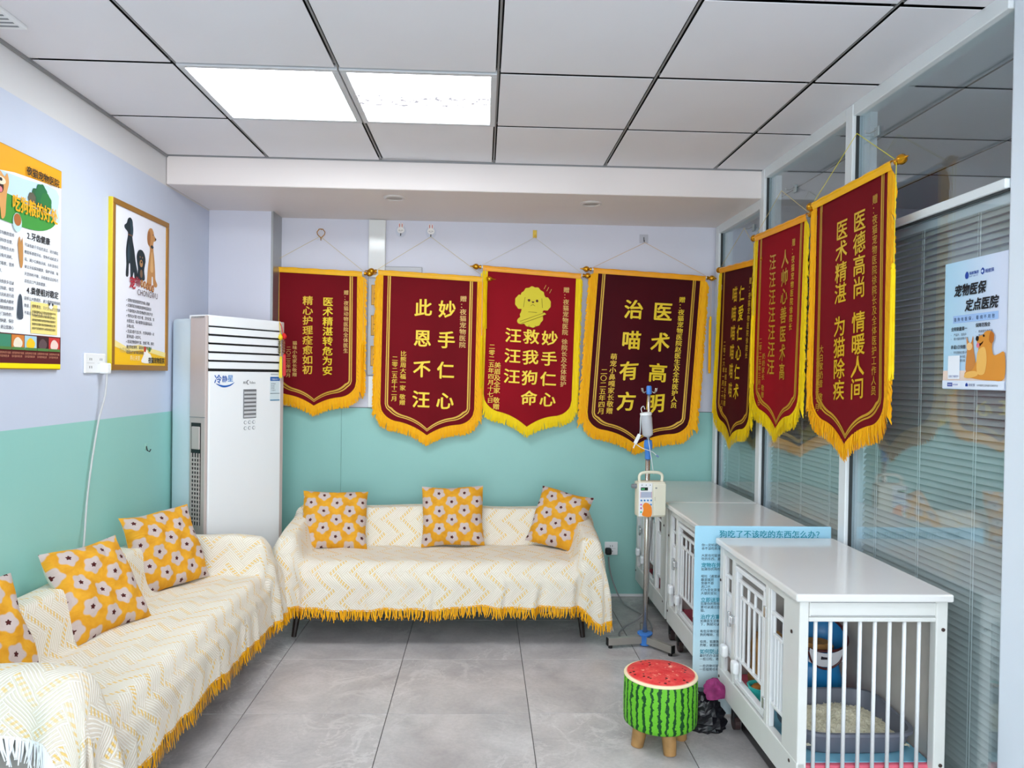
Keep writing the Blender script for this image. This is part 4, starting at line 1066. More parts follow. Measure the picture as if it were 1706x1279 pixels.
def sst(x, a, b):
    t = max(0.0, min(1.0, (x-a)/(b-a))); return t*t*(3-2*t)
def make_sofa(label, cov_label, loc, rz, L, D, hem_front, hem_left, hem_right, seed, flare=(0.06, 0.06), SEAT=0.435, BACK=0.635, ARM=0.595, arm_drop=0.03):
    """local: x along the sofa, y = 0 at the back, -D at the front"""
    s = thing('sofa', label, 'sofa', loc, rz, 'low sofas under woven throws')
    AW = 0.115; BT = 0.17
    obj('seat_base', G().bbox(0.03, L-0.03, -D+0.03, -0.02, 0.16, SEAT-0.03, 0.02), SOFA, s)
    obj('backrest', G().bbox(0.03, L-0.03, -BT+0.02, -0.01, 0.16, BACK-0.025, 0.03), SOFA, s)
    for x0, x1 in ((0.015, AW-0.02), (L-AW+0.02, L-0.015)):
        obj('arm', G().bbox(x0, x1, -D+0.02, -0.02, 0.16, ARM-arm_drop-0.02, 0.025), SOFA, s)
    for x, y, dx, dy in ((0.10, -D+0.14, -0.02, -0.02), (L-0.10, -D+0.14, 0.02, -0.02), (0.10, -0.10, -0.02, 0.02), (L-0.10, -0.10, 0.02, 0.02)):
        obj('leg', G().tube([(x, y, 0.17), (x+dx, y+dy, 0.0)], [0.021, 0.013], 10), LEGM, s)
    rn = random.Random(seed)
    ph = [rn.uniform(0, 6.28) for _ in range(12)]
    def h(x, y):
        """y in [-D,0]"""
        seat = SEAT + 0.008*math.sin(x*5+ph[0])*math.sin((y+D)*6) - 0.012*sst(y, -BT-0.1, -BT)
        seat += 0.0035*math.sin(x*23+y*9+ph[1])
        z = seat
        bk = sst(y, -BT-0.055, -BT+0.035)
        bz = BACK + 0.006*math.sin(x*7+ph[2]) - 0.035*sst(y, -0.05, 0.0)
        z = z + (bz-z)*bk
        al = 1-sst(x, AW-0.03, AW+0.04); ar = sst(x, L-AW-0.04, L-AW+0.03)
        am = max(al, ar)
        fy = (y+D)/D
        az = ARM - arm_drop*(1-sst(fy, 0.05, 0.6)) + 0.006*math.sin(y*17+ph[3]) - 0.025*(1-sst(fy, 0.0, 0.09))
        az = max(az, bz) if bk > 0.5 else az
        z = z + (max(az, z)-z)*am
        # rolled outer edges
        for e in (x, L-x):
            q = max(0.0, 1-e/0.045); z -= 0.028*(1-math.sqrt(max(0, 1-q*q)))
        q = max(0.0, 1-(y+D)/0.06); z -= 0.045*(1-math.sqrt(max(0, 1-q*q)))
        # wrinkles by the arms
        z += 0.005*math.sin(x*60+y*14+ph[4])*am*(1-am)*4
        return z
    g = G()
    nx, ny = 150, 60
    # unrolled lengths along and across the cloth
    ax = [0.0]; ay = [0.0]
    for i in range(nx):
        ax.append(ax[-1]+math.hypot(L/nx, h(L*(i+1)/nx, -D*0.6)-h(L*i/nx, -D*0.6)))
    for j in range(ny):
        ay.append(ay[-1]+math.hypot(D/ny, h(L/2, -D+D*(j+1)/ny)-h(L/2, -D+D*j/ny)))
    def ux(x): return ax[max(0, min(nx, int(round(x/L*nx))))]
    def vy(y): return ay[max(0, min(ny, int(round((y+D)/D*ny))))]
    g.grid(lambda i, j: (L*i, -D*(1-j), h(L*i, -D*(1-j))), nx, ny, lambda i, j: (ux(L*i), vy(-D*(1-j))))
    # skirt around the left end, the front and the right end
    path = []
    N1, NC, N2 = 55, 14, nx
    for k in range(N1): path.append((0.0, -D+D*(N1-k)/ny, -1.0, 0.0, 'L', k/N1))
    for k in range(NC+1):
        an = PI+PI/2*k/NC; path.append((0.0, -D, math.cos(an), math.sin(an), 'CL', k/NC))
    for k in range(1, N2): path.append((L*k/N2, -D, 0.0, -1.0, 'F', k/N2))
    for k in range(NC+1):
        an = -PI/2+PI/2*k/NC; path.append((L, -D, math.cos(an), math.sin(an), 'CR', k/NC))
    for k in range(1, N1+1): path.append((L, -D+D*k/ny, 1.0, 0.0, 'R', k/N1))
    S = len(path); acc = [0.0]
    for i in range(1, S):
        d_ = math.hypot(path[i][0]-path[i-1][0], path[i][1]-path[i-1][1]); acc.append(acc[-1]+(d_ if d_ > 1e-6 else 0.016))
    def hem(i):
        x, y, nx_, ny_, kd, q = path[i]
        if kd == 'L': z = hem_left[0]+(hem_left[1]-hem_left[0])*sst(q, 0.84, 1.0)
        elif kd == 'R': z = hem_right[1]+(hem_right[0]-hem_right[1])*q
        elif kd == 'F': z = hem_front(q)
        elif kd == 'CL': z = hem_left[1]+(hem_front(0)-hem_left[1])*sst(q, 0, 1)
        else: z = hem_front(1)+(hem_right[1]-hem_front(1))*sst(q, 0, 1)
        return z + 0.006*math.sin(acc[i]*14+ph[5])+0.004*math.sin(acc[i]*37+ph[6])
    NT_ = 14
    creases = [(rn.uniform(0.12, 0.3), 0.010, 0.012), (rn.uniform(0.42, 0.55), 0.012, 0.010), (rn.uniform(0.66, 0.72), 0.012, 0.010), (rn.uniform(0.80, 0.84), 0.020, 0.014)]
    def sk(i_, t):
        i = int(round(i_*(S-1))); x, y, nx_, ny_, kd, q = path[i]
        z0 = h(x, y); z1 = hem(i); t2 = t
        cf = 0.0
        if kd in ('CL', 'CR'): cf = math.sin(q*PI)
        if kd == 'F':
            e = min(q*L, (1-q)*L); cf = max(0, 1-e/0.22)*0.6
        if kd in ('L', 'R'):
            e = (1-q) if kd == 'L' else q
            cf = max(0, 1-e*D/0.25)*0.6
        fl = (flare[0] if x < L/2 else flare[1])
        amp = 0.006+0.032*cf
        fold = amp*(math.sin(acc[i]*20+ph[7])*0.6+math.sin(acc[i]*47+ph[8])*0.4)
        # sharp fold where the arm drape meets the seat front
        if kd == 'F':
            for xc in (AW+0.015, L-AW-0.015):
                e = x-xc; fold -= 0.028*math.exp(-(e/0.018)**2)
                fold += 0.018*math.exp(-((e-(0.05 if xc > L/2 else -0.05))/0.03)**2)
        if kd == 'F':
            for xc, dd, ww in creases:
                fold -= dd*math.exp(-((x-xc*L-0.03*(1-t2))/ww)**2); fold += dd*0.7*math.exp(-((x-xc*L-0.03*(1-t2)+2.2*ww)/(1.6*ww))**2)
        off = 0.012+0.006*sst(t2, 0, 0.15)+t2*(0.018+fl*cf)+fold*sst(t2, 0.05, 0.7)
        off = 0.0 if t2 == 0 else max(0.004, off)*sst(t2, -0.05, 0.25)
        return (x+nx_*off, y+ny_*off, z0+(z1-z0)*t2)
    def skuv(i_, t):
        i = int(round(i_*(S-1))); x, y, nx_, ny_, kd, q = path[i]
        dz = h(x, y)-(h(x, y)+(hem(i)-h(x, y))*t)
        return (ux(x)+nx_*dz, vy(y)+ny_*dz)
    g.grid(sk, S-1, NT_, skuv)
    # inner face so the cloth has thickness at the hem
    cov = tag(obj('sofa_throw', g, THROW, None, loc, (0, 0, rz), smooth=True), cov_label, 'throw', 'woven throws on the sofas')
    # fringes
    gy, gw = G(), G()
    rr = random.Random(seed+5)
    for i in range(S-1):
        p, q2 = sk(i/(S-1), 1.0), sk((i+1)/(S-1), 1.0)
        kd = path[i][4]; yellow = kd == 'F' or (kd == 'CL' and path[i][5] > 0.45) or (kd == 'CR' and path[i][5] < 0.55)
        d_ = math.dist(p, q2); n = max(1, int(d_/(0.0042)))
        for k in range(n):
            tq = (k+rr.random())/n
            b = Vector(p).lerp(Vector(q2), tq)
            dr = (Vector(q2)-Vector(p)); dr.z = 0
            if dr.length < 1e-6: continue
            dr.normalize()
            ln = (0.052 if yellow else 0.068)*rr.uniform(0.75, 1.15); w = 0.0030
            sw = rr.uniform(-0.018, 0.018); ou = rr.uniform(-0.008, 0.010)
            nn = Vector((path[i][2], path[i][3], 0))
            top = b+Vector((0, 0, 0.008)); mid = b+dr*sw*.4+nn*ou*.5-Vector((0, 0, ln*.5)); end = b+dr*sw+nn*ou-Vector((0, 0, ln))
            G_ = gy if yellow else gw
            G_.add([top-dr*w, top+dr*w, mid+dr*w, mid-dr*w, end+dr*w*.5, end-dr*w*.5], [(0, 1, 2, 3), (3, 2, 4, 5)])
    tag(obj('yellow_fringe', gy, FRY, cov), kind='stuff'); tag(obj('white_fringe', gw, FRW, cov), kind='stuff')
    return s, cov, h

make_sofa('low sofa along the green back wall between the pier and the cages', 'cream and yellow woven throw over the sofa on the back wall',
          (-1.085, 4.60, 0), 0, 1.735, 0.645,
          lambda q: 0.205-0.012*math.sin(q*PI*2)-0.075*sst(q, 0.93, 1.0)-0.01*q, (0.34, 0.22), (0.42, 0.17), 3, (0.03, 0.0), BACK=0.64, ARM=0.61, arm_drop=0.05)
make_sofa('low sofa along the green left wall under the posters', 'cream and yellow woven throw over the sofa on the left wall',
          (-1.675, 2.055, 0), PI/2, 1.82, 0.61,
          lambda q: 0.20+0.02*math.sin(q*5)-0.04*(1-sst(q, 0, 0.12)), (0.445, 0.31), (0.30, 0.21), 11, (0.02, 0.07), BACK=0.63, ARM=0.61, arm_drop=0.012)

# cushions
def flower_material():
    n = NT('cushion_mustard_flowers'); uv = n.sep(n.coord('UV'))
    def lat(ox, oy):
        px = n.math('MULTIPLY', n.math('SUBTRACT', n.math('FRACT', n.math('ADD', n.math('MULTIPLY', uv[0], 1/0.40), ox)), 0.5), 0.40)
        pz = n.math('MULTIPLY', n.math('SUBTRACT', n.math('FRACT', n.math('ADD', n.math('MULTIPLY', uv[1], 1/0.28), oy)), 0.5), 0.28)
        r = n.math('SQRT', n.math('ADD', n.math('MULTIPLY', px, px), n.math('MULTIPLY', pz, pz)))
        th = n.math('ARCTAN2', pz, px)
        pet = n.math('MULTIPLY', n.math('COSINE', n.math('ADD', n.math('MULTIPLY', th, 5.0), 1.6)), 0.13)
        R = n.math('MULTIPLY', n.math('ADD', 1.0, pet), 0.084)
        f = n.math('SUBTRACT', 1.0, n.step(n.math('SUBTRACT', r, R), -0.006, 0.012))
        c = n.math('SUBTRACT', 1.0, n.step(n.math('SUBTRACT', r, n.math('MULTIPLY', n.math('ADD', 1.0, n.math('MULTIPLY', n.math('COSINE', n.math('MULTIPLY', th, 5.0)), 0.22)), 0.0215)), -0.002, 0.003))
        return f, c
    f1, c1 = lat(0.2, 0.0); f2, c2 = lat(0.7, 0.5)
    F = n.math('MAXIMUM', f1, f2); C = n.math('MAXIMUM', c1, c2)
    nz = n.step(n.noise(n.coord('UV'), 7, 3), 0.3, 0.7)
    must = n.mix(nz, rgb(212, 146, 30), rgb(228, 166, 44))
    col = n.mix(F, must, rgb(198, 180, 174)); col = n.mix(C, col, rgb(74, 22, 22))
    n.base(col, 0.75, 0, 0.25)
    wr = n.noise(n.coord('UV'), 3.2, 3, 0.55, 1.4)
    n.bump(n.math('ADD', n.math('MULTIPLY', n.noise(n.coord('UV'), 300, 2), 0.03), wr), 0.5, 0.03)
    return n.m
FLOWER = flower_material()
PILLOW_BACK = M('cushion_back_white', (240, 236, 226), 0.8, 0, 0.2)
def cushion(label, c, e1, up, w, hgt, th=0.055, seed=0, off=(0, 0)):
    c, e1, up = Vector(c), Vector(e1).normalized(), Vector(up).normalized()
    up = (up-e1*up.dot(e1)).normalized(); nn = e1.cross(up)      # towards the viewer when e1 points right
    t = thing('cushion', label, 'cushion', tuple(c-up*hgt/2), 0, 'mustard flower cushions')
    rn = random.Random(seed); p = [rn.uniform(0, 6.28) for _ in range(6)]
    base = -(c-up*hgt/2)+c
    def surf(sd):
        def fn(i, j):
            u, v = 2*i-1, 2*j-1
            x = u*w/2*(1-0.055*(1-v*v)+0.01*math.sin(v*5+p[0])); z = v*hgt/2*(1-0.055*(1-u*u)+0.012*math.sin(u*4+p[1]))
            k = max(0.0, (1-u**4)*(1-v**4))**0.55
            d = sd*th*k*(1.0+0.08*math.sin(u*6+v*4+p[2])) + 0.004*k*math.sin(u*11-v*7+p[3])
            d += 0.006*math.sin(u*3+v*5+p[4])
            q = base+e1*x+up*z+nn*d
            return (q.x, q.y, q.z)
        return fn
    f = G().grid(surf(1), 28, 28, lambda i, j: (i*w/0.38+off[0], j*hgt/0.38+off[1]))
    obj('front_cover', f, FLOWER, t, smooth=True)
    b = G().grid(surf(-1), 28, 28); b.f = [tuple(reversed(q)) for q in b.f]
    obj('back_cover', b, PILLOW_BACK, t, smooth=True)
cushion('mustard flower cushion in the left corner of the back sofa', (-0.845, 4.345, 0.584), (0.985, 0.17, -0.03), (0.03, 0.50, 0.86), 0.375, 0.352, seed=1)
cushion('mustard flower cushion upright in the middle of the back sofa', (-0.165, 4.37, 0.606), (1, 0.01, 0.03), (0.0, 0.30, 0.95), 0.365, 0.350, seed=2, off=(0.05, 0.03))
cushion('tilted mustard flower cushion at the right arm of the back sofa', (0.460, 4.345, 0.597), (0.90, -0.36, -0.17), (0.20, 0.42, 0.88), 0.32, 0.350, seed=3, off=(0.1, 0.08))
cushion('mustard flower cushion on the left sofa nearest the air conditioner', (-1.475, 3.555, 0.598), (0.46, 0.87, 0.03), (-0.40, 0.14, 0.90), 0.375, 0.375, 0.05, seed=4, off=(0.02, 0.1))
cushion('mustard flower cushion in the middle of the left sofa', (-1.482, 2.945, 0.590), (0.36, 0.92, 0.02), (-0.52, 0.08, 0.85), 0.345, 0.365, 0.05, seed=5, off=(0.12, 0.0))
cushion('mustard flower cushion cut off by the left edge of the picture', (-1.565, 2.37, 0.575), (0.30, 0.95, 0.0), (-0.42, 0.04, 0.9), 0.37, 0.37, 0.05, seed=6)

# ------------------------------------------------------------------ air conditioner
def air_conditioner():
    P = Vector((-1.447, 3.955)); Q = Vector((-1.168, 4.43)); d = (Q-P); W = d.length; ang = math.atan2(d.y, d.x)
    t = thing('air_conditioner', 'tall white floor-standing air conditioner in the corner', 'air conditioner', (P.x, P.y, 0), ang)
    H = 1.725; wht = M('ac_white', (238, 241, 244), 0.28, 0, 0.5); tan = M('ac_champagne', (196, 182, 178), 0.4, 0.1); rear = M('ac_rear_shell', (206, 220, 228), 0.45)
    # local: x along the front, y into the body
    obj('rear_shell', G().bbox(0.012, W-0.03, 0.115, 0.285, 0.0, H-0.012, 0.02, 3), rear, t, auto=40)
    obj('side_frame', G().bbox(0.0, 0.018, 0.0, 0.12, 0.02, H, 0.004), tan, t)
    obj('side_frame', G().bbox(W-0.026, W, 0.0, 0.12, 0.02, H, 0.004), tan, t)
    obj('cabinet', G().bbox(0.014, W-0.02, 0.012, 0.13, 0.03, H, 0.004), M('ac_inner_dark', (30, 32, 34), 0.6), t)
    obj('top_cap', G().bbox(0.0, W-0.02, 0.004, 0.13, H-0.018, H+0.003, 0.004), wht, t)
    x0, x1 = 0.019, W-0.027
    obj('front_panel', G().bbox(x0, x1, -0.006, 0.02, 0.06, 1.432, 0.006), wht, t)
    obj('top_front', G().bbox(x0, x1, -0.004, 0.02, 1.690-0.018, H-0.002, 0.004), wht, t)
    for k in range(5):
        z = 1.447+k*0.0455
        g = G().prism([(0, 0)], 0, 0) if False else G()
        pr = [(-0.004, z), (0.010, z+0.006), (0.014, z+0.031), (0.004, z+0.0355), (-0.002, z+0.031)]
        V = [(x0, y, zz) for y, zz in pr]+[(x1, y, zz) for y, zz in pr]; n = len(pr)
        g.add(V, [tuple(range(n-1, -1, -1)), tuple(range(n, 2*n))]+[(i, (i+1) % n, (i+1) % n+n, i+n) for i in range(n)])
        obj('louver', g, wht, t)
    # side grille (on the left flank)
    obj('side_vent_recess', G().box(-0.001, 0.002, 0.03, 0.105, 0.62, 1.16), DARK, t)
    for k in range(16):
        obj('vent_rib', G().box(-0.004, 0.002, 0.034, 0.100, 0.64+k*0.022, 0.648+k*0.022), tan, t)
    for k in range(4):
        obj('vent_rib', G().box(-0.005, 0.001, 0.036+k*0.020, 0.041+k*0.020, 0.62, 1.0), tan, t)
    obj('vent_handle', G().bbox(-0.006, 0.002, 0.036, 0.098, 1.02, 1.14, 0.004), tan, t)
    obj('side_seam', G().box(-0.0015, 0.001, 0.0, 0.118, 1.188, 1.191), GREY_PL, t)
    # control window, buttons, stickers
    f = Flat(t, -0.0065)
    cx = (x0+x1)/2+0.02
    dp = obj('display_window', G().bbox(cx-0.046, cx+0.046, -0.010, -0.004, 1.175, 1.335, 0.002, 1), M('display_frame', (112, 114, 118), 0.3), t)
    for k in range(7):
        obj('display_stripe', G().box(cx-0.042, cx+0.042, -0.0108, -0.0098, 1.180+k*0.0218, 1.192+k*0.0218), M('display_stripe', (200, 202, 206), 0.3), dp)
    for i in range(3):
        for j in range(2):
            b = obj('button', G().lathe([(0.010, 0), (0.010, 0.002), (0.008, 0.003)], 14), GREY_PL, t, (cx-0.03+0.03*i, -0.006, 1.152-0.032*j), (PI/2, 0, 0))
            obj('button_face', G().lathe([(0.0078, 0.0025), (0.0078, 0.0034)], 14), wht, b)
    BL = ink(30, 92, 176)
    f.text('sticker_text', '冷', x0+0.030, 1.372, 0.050, BL, 1, bold=.02); f.text('sticker_text', '静', x0+0.080, 1.378, 0.038, BL, 1, bold=.015); f.text('sticker_text', '星', x0+0.117, 1.380, 0.040, ink(60, 140, 210), 1, bold=.015)
    f.poly('sticker_swoosh', [(x0+.04, 1.368), (x0+.07, 1.352), (x0+.10, 1.347), (x0+.14, 1.356), (x0+.165, 1.375), (x0+.135, 1.362), (x0+.10, 1.357), (x0+.07, 1.361)], BL, 1, 3)
    f.text('brand_lettering', 'Midea', cx-0.012, 1.366, 0.020, ink(60, 64, 70), 1); f.text('brand_lettering', '美的', cx-0.05, 1.366, 0.016, ink(60, 64, 70), 1)
    f.ell('brand_mark', cx-0.014, 1.374, .010, .013, ink(90, 94, 100), 1); f.ell('brand_mark_inner', cx-0.012, 1.374, .008, .010, ink(238, 241, 244), 2)
    sx = x1-0.085
    f.rect('energy_label', sx, 1.268, sx+0.072, 1.405, ink(210, 224, 230), 1); f.rect('energy_label_head', sx, 1.382, sx+0.072, 1.405, ink(36, 96, 170), 2); f.rect('energy_label_foot', sx, 1.268, sx+0.072, 1.274, ink(66, 130, 170), 2); f.rect('energy_label_rule', sx, 1.308, sx+0.072, 1.311, ink(60, 90, 100), 2)
    f.lines('energy_label_text', ['中国能效标识', ''], sx+0.008, 1.388, 0.0095, 0.01, ink(230, 240, 250), 3, res=1)
    f.lines('energy_label_text', ['能效等级', '制冷量', '耗电量', '产品型号'], sx+0.006, 1.362, 0.0085, 0.0125, ink(90, 110, 120), 3, res=1)
    f.rect('small_label', sx+0.004, 1.415, sx+0.060, 1.424, ink(190, 196, 200), 1)
    # hanging charm
    c = thing('hanging_charm', 'red and yellow tassel charm hung on the air conditioner louvers', 'charm', tuple(t.matrix_world @ Vector((0, 0, 0))))
    bpy.context.view_layer.update()
    c.location = t.matrix_world @ Vector((x1-0.012, -0.02, 1.40)); c.rotation_euler = (0, 0, ang)
    RD = M('charm_red', (214, 20, 22), 0.5); YL = M('charm_yellow', (226, 200, 20), 0.5); BD = M('charm_bead', (120, 66, 44), 0.45)
    obj('cord', G().tube([(-0.012, 0.006, 0.325), (0.0, 0.0, 0.29), (0.012, 0, 0.25)], 0.0022, 6), RD, c)
    obj('cord', G().tube([(-0.012, 0.006, 0.325), (-0.012, 0.0, 0.25), (-0.010, 0, 0.13)], 0.0022, 6), YL, c)
    obj('knot', G().lathe([(0.003, -.018), (0.014, -.008), (0.016, 0.002), (0.010, .014), (0.003, .02)], 10), RD, c, (0.016, -0.002, 0.24))
    obj('knot', G().lathe([(0.003, -.018), (0.012, -.008), (0.013, 0.002), (0.008, .014), (0.003, .02)], 10), YL, c, (-0.012, -0.002, 0.235))
    obj('bead_string', G().lathe([(0.006, 0)]+[(0.009 if k % 2 else 0.006, 0.008*k) for k in range(1, 10)], 10), BD, c, (0.017, 0, 0.145))
    obj('bead_string', G().lathe([(0.004, 0)]+[(0.007 if k % 2 else 0.004, 0.008*k) for k in range(1, 10)], 10), M('charm_bead2', (96, 90, 60), 0.45), c, (-0.016, 0.002, 0.14))
    for x, m2, z0, ln in ((0.019, RD, 0.14, 0.13), (-0.008, YL, 0.125, 0.125)):
        gt = G(); rn = random.Random(int(ln*1000))
        gt.lathe([(0.003, 0), (0.007, -0.006), (0.008, -0.015)], 10)
        for k in range(22):
            an = rn.uniform(0, 6.28); r = rn.uniform(0.002, 0.007)
            gt.tube([(math.cos(an)*r, math.sin(an)*r, -0.01), (math.cos(an)*r*1.4, math.sin(an)*r*1.4, -ln*rn.uniform(.93, 1.03))], 0.002, 4)
        obj('tassel', gt, m2, c, (x, -0.003, z0))
air_conditioner()

# ------------------------------------------------------------------ pet cages
CAGE = M('cage_white', (218, 218, 214), 0.4, 0, 0.45, 0.03, 8)
CTOP = M('cage_top_gloss', (224, 222, 220), 0.13, 0, 0.5, 0.02, 3)
CIN = M('cage_inner_board', (210, 204, 196), 0.55, 0, 0.3, 0.08, 14)
BARM = M('cage_bar_white', (230, 231, 232), 0.3, 0, 0.5)
SCREW = M('screw_brown', (58, 38, 32), 0.5)
PINK = M('pink_mat', (224, 104, 124), 0.6, 0, 0.3, 0.1, 10)
def make_cage(label, loc):
    t = thing('pet_cage', label, 'pet cage', loc, 0, 'white pet cages along the glass')
    X1, Y1 = 0.475, 0.785
    obj('top_panel', G().bbox(-0.018, X1+0.008, -0.018, Y1+0.008, 0.745, 0.77, 0.006, 3), CTOP, t)
    # front posts and rails (front face looks towards -x)
    obj('post', G().bbox(0.0, 0.03, 0.0, 0.125, 0.155, 0.745, 0.004), CAGE, t)
    obj('post', G().bbox(0.0, 0.03, Y1-0.045, Y1, 0.155, 0.745, 0.004), CAGE, t)
    obj('post', G().bbox(X1-0.038, X1, 0.0, 0.035, 0.155, 0.745, 0.004), CAGE, t)
    obj('post', G().bbox(X1-0.038, X1, Y1-0.035, Y1, 0.155, 0.745, 0.004), CAGE, t)
    obj('top_rail', G().bbox(0.002, 0.028, 0.11, Y1-0.03, 0.712, 0.745, 0.003), CAGE, t)
    obj('bottom_skirt', G().bbox(-0.002, 0.026, 0.0, Y1, 0.135, 0.235, 0.004), CAGE, t)
    for y in (0.255, 0.605):
        obj('stile', G().bbox(0.001, 0.029, y, y+0.03, 0.23, 0.72, 0.003), CAGE, t)
    obj('back_board', G().box(X1-0.012, X1-0.004, 0.03, Y1-0.03, 0.17, 0.745), CIN, t)
    obj('far_board', G().box(0.02, X1-0.02, Y1-0.012, Y1-0.004, 0.17, 0.745), CIN, t)
    obj('floor_board', G().box(0.01, X1-0.01, 0.01, Y1-0.01, 0.165, 0.185), CIN, t)
    obj('floor_mat', G().bbox(0.03, X1-0.02, 0.028, Y1-0.03, 0.186, 0.212, 0.006), PINK, t)
    bar = lambda n_, y, z0, z1, r=0.0058: obj('bar', G().tube([(0.014, y, z0), (0.014, y, z1)], r, 8), BARM, n_)
    hb = lambda n_, y0, y1, z: obj('cross_bar', G().bbox(0.008, 0.020, y0, y1, z-0.006, z+0.006, 0.002), BARM, n_)
    # fixed narrow panels each side of the door
    for y0, y1 in ((0.128, 0.252), (0.637, 0.738)):
        p = obj('side_grille', G().bbox(0.006, 0.022, y0, y0+0.010, 0.235, 0.712, 0.002).bbox(0.006, 0.022, y1-0.010, y1, 0.235, 0.712, 0.002), BARM, t)
        hb(p, y0, y1, 0.632); hb(p, y0+0.02, y1-0.02, 0.560); hb(p, y0, y1, 0.318)
        for k in (0.30, 0.5, 0.70):
            yy = y0+(y1-y0)*k; bar(p, yy, 0.318 if k != 0.5 else 0.318, 0.560)
        bar(p, y0+0.022, 0.56, 0.63); bar(p, y1-0.022, 0.56, 0.63)
    # door
    y0, y1 = 0.290, 0.600
    dgeo = G().bbox(0.002, 0.026, y0, y0+0.02, 0.245, 0.700, 0.003).bbox(0.002, 0.026, y1-0.02, y1, 0.245, 0.700, 0.003)
    dgeo.bbox(0.002, 0.026, y0, y1, 0.684, 0.702, 0.003).bbox(0.002, 0.026, y0, y1, 0.243, 0.262, 0.003)
    d = obj('door', dgeo, BARM, t)
    hb(d, y0+0.015, y1-0.015, 0.650); hb(d, y0+0.045, y1-0.045, 0.590); hb(d, y0+0.02, y1-0.02, 0.345)
    for k in range(4):
        bar(d, y0+0.075+k*0.0533, 0.345, 0.590)
    for yy in (y0+0.042, y1-0.042): bar(d, yy, 0.262, 0.650)
    for yy in (y0+0.12, y1-0.12): bar(d, yy, 0.59, 0.65)
    obj('latch', G().bbox(-0.014, 0.004, y1-0.004, y1+0.040, 0.470, 0.500, 0.004).bbox(-0.020, -0.008, y1+0.008, y1+0.024, 0.455, 0.515, 0.003), M('latch_chrome', (210, 212, 214), 0.2, 0.8), d)
    for yy, zz in ((y1+0.085, 0.335), (y1-0.045, 0.318)):
        obj('safety_lock', G().bbox(-0.022, 0.004, yy-0.022, yy+0.022, zz-0.024, zz+0.024, 0.010, 3), WHITE_PL, d)
    for z in (0.30, 0.62):
        obj('hinge', G().bbox(-0.003, 0.004, y0-0.018, y0+0.004, z-0.02, z+0.02, 0.002), M('latch_chrome', (210, 212, 214)), d)
    # near end (towards the viewer): header board, rail, round bars
    obj('end_header', G().bbox(0.032, X1-0.036, 0.004, 0.024, 0.693, 0.742, 0.003), CAGE, t)
    obj('header_bead', G().box(0.036, X1-0.040, 0.0025, 0.005, 0.697, 0.698).box(0.036, X1-0.040, 0.0025, 0.005, 0.7385, 0.7395), GREY_PL, t)
    obj('end_rail', G().bbox(0.03, X1-0.036, 0.002, 0.026, 0.678, 0.692, 0.003), CAGE, t)
    obj('end_bottom', G().bbox(0.03, X1-0.036, 0.002, 0.026, 0.135, 0.200, 0.003), CAGE, t)
    for k in range(8):
        obj('end_bar', G().tube([(0.057+0.0476*k, 0.014, 0.195), (0.057+0.0476*k, 0.014, 0.685)], 0.0062, 10), BARM, t, smooth=True)
    for (x, y, z, ax) in ((-0.001, 0.055, 0.63, 0), (-0.001, 0.055, 0.215, 0), (X1-0.016, -0.001, 0.655, 1), (X1-0.016, -0.001, 0.225, 1), (-0.002, Y1-0.022, 0.60, 0), (-0.002, Y1-0.022, 0.20, 0), (0.018, 0.012, 0.655, 1)):
        obj('screw', G().lathe([(0.006, 0), (0.006, 0.0022), (0.003, 0.0035)], 10), SCREW, t, (x, y, z), (0, -PI/2, 0) if ax == 0 else (PI/2, 0, 0))
    for x, y in ((0.055, 0.07), (X1-0.055, 0.07), (0.055, Y1-0.07), (X1-0.055, Y1-0.07)):
        c = obj('caster', G().tube([(x-0.011, y, 0.030), (x+0.011, y, 0.030)], 0.030, 14), M('caster_brown', (70, 50, 50), 0.5), t)
        obj('caster_fork', G().bbox(x-0.016, x+0.016, y-0.014, y+0.014, 0.034, 0.136, 0.003), DARK, c)
    return t
cageA = make_cage('nearest white pet cage holding a grey litter tray', (1.0, 2.287, 0))
cageB = copy_tree(cageA); cageB.location = (0.998, 3.145, 0); cageB['label'] = 'middle white pet cage, partly behind the blue notice board'
cageC = copy_tree(cageA); cageC.location = (0.998, 3.965, 0); cageC['label'] = 'farthest white pet cage against the green wall, behind the drip stand'

# contents of the nearest cage
OX, OY = 1.0, 2.287
t = thing('litter_tray', 'grey plastic litter tray on the pink mat in the nearest cage', 'litter tray', (OX+0.245, OY+0.235, 0.2125))
def tray(g, z_in, wall):
    pass
LT = M('tray_grey', (112, 116, 128), 0.45, 0, 0.45)
def ring(hx, hy, z, n=40, e=5, zf=None):
    P = []
    for k in range(n):
        a = 2*PI*k/n; c, s_ = math.cos(a), math.sin(a)
        x = hx*math.copysign(abs(c)**(2/e), c); y = hy*math.copysign(abs(s_)**(2/e), s_)
        P.append((x, y, z if zf is None else zf(x, y)))
    return P
def loft(rings):
    g = G(); n = len(rings[0])
    for r in rings: g.v += r
    for i in range(len(rings)-1):
        for k in range(n): g.f.append((i*n+k, i*n+(k+1) % n, (i+1)*n+(k+1) % n, (i+1)*n+k))
    return g
rimz = lambda x, y: 0.080+0.010*sst(y, -0.03, 0.10)
g = loft([ring(0.165, 0.135, 0.0), ring(0.178, 0.148, 0.012), ring(0.192, 0.165, 0, zf=lambda x, y: rimz(x, y)-0.008), ring(0.200, 0.172, 0, zf=lambda x, y: rimz(x, y)-0.010), ring(0.200, 0.172, 0, zf=rimz),
          ring(0.188, 0.160, 0, zf=rimz), ring(0.176, 0.146, 0.016), ring(0.163, 0.133, 0.006)])
g.f.append(tuple(range(39, -1, -1))); g.f.append(tuple(7*40+k for k in range(40)))
obj('tray', g, LT, t, auto=45)
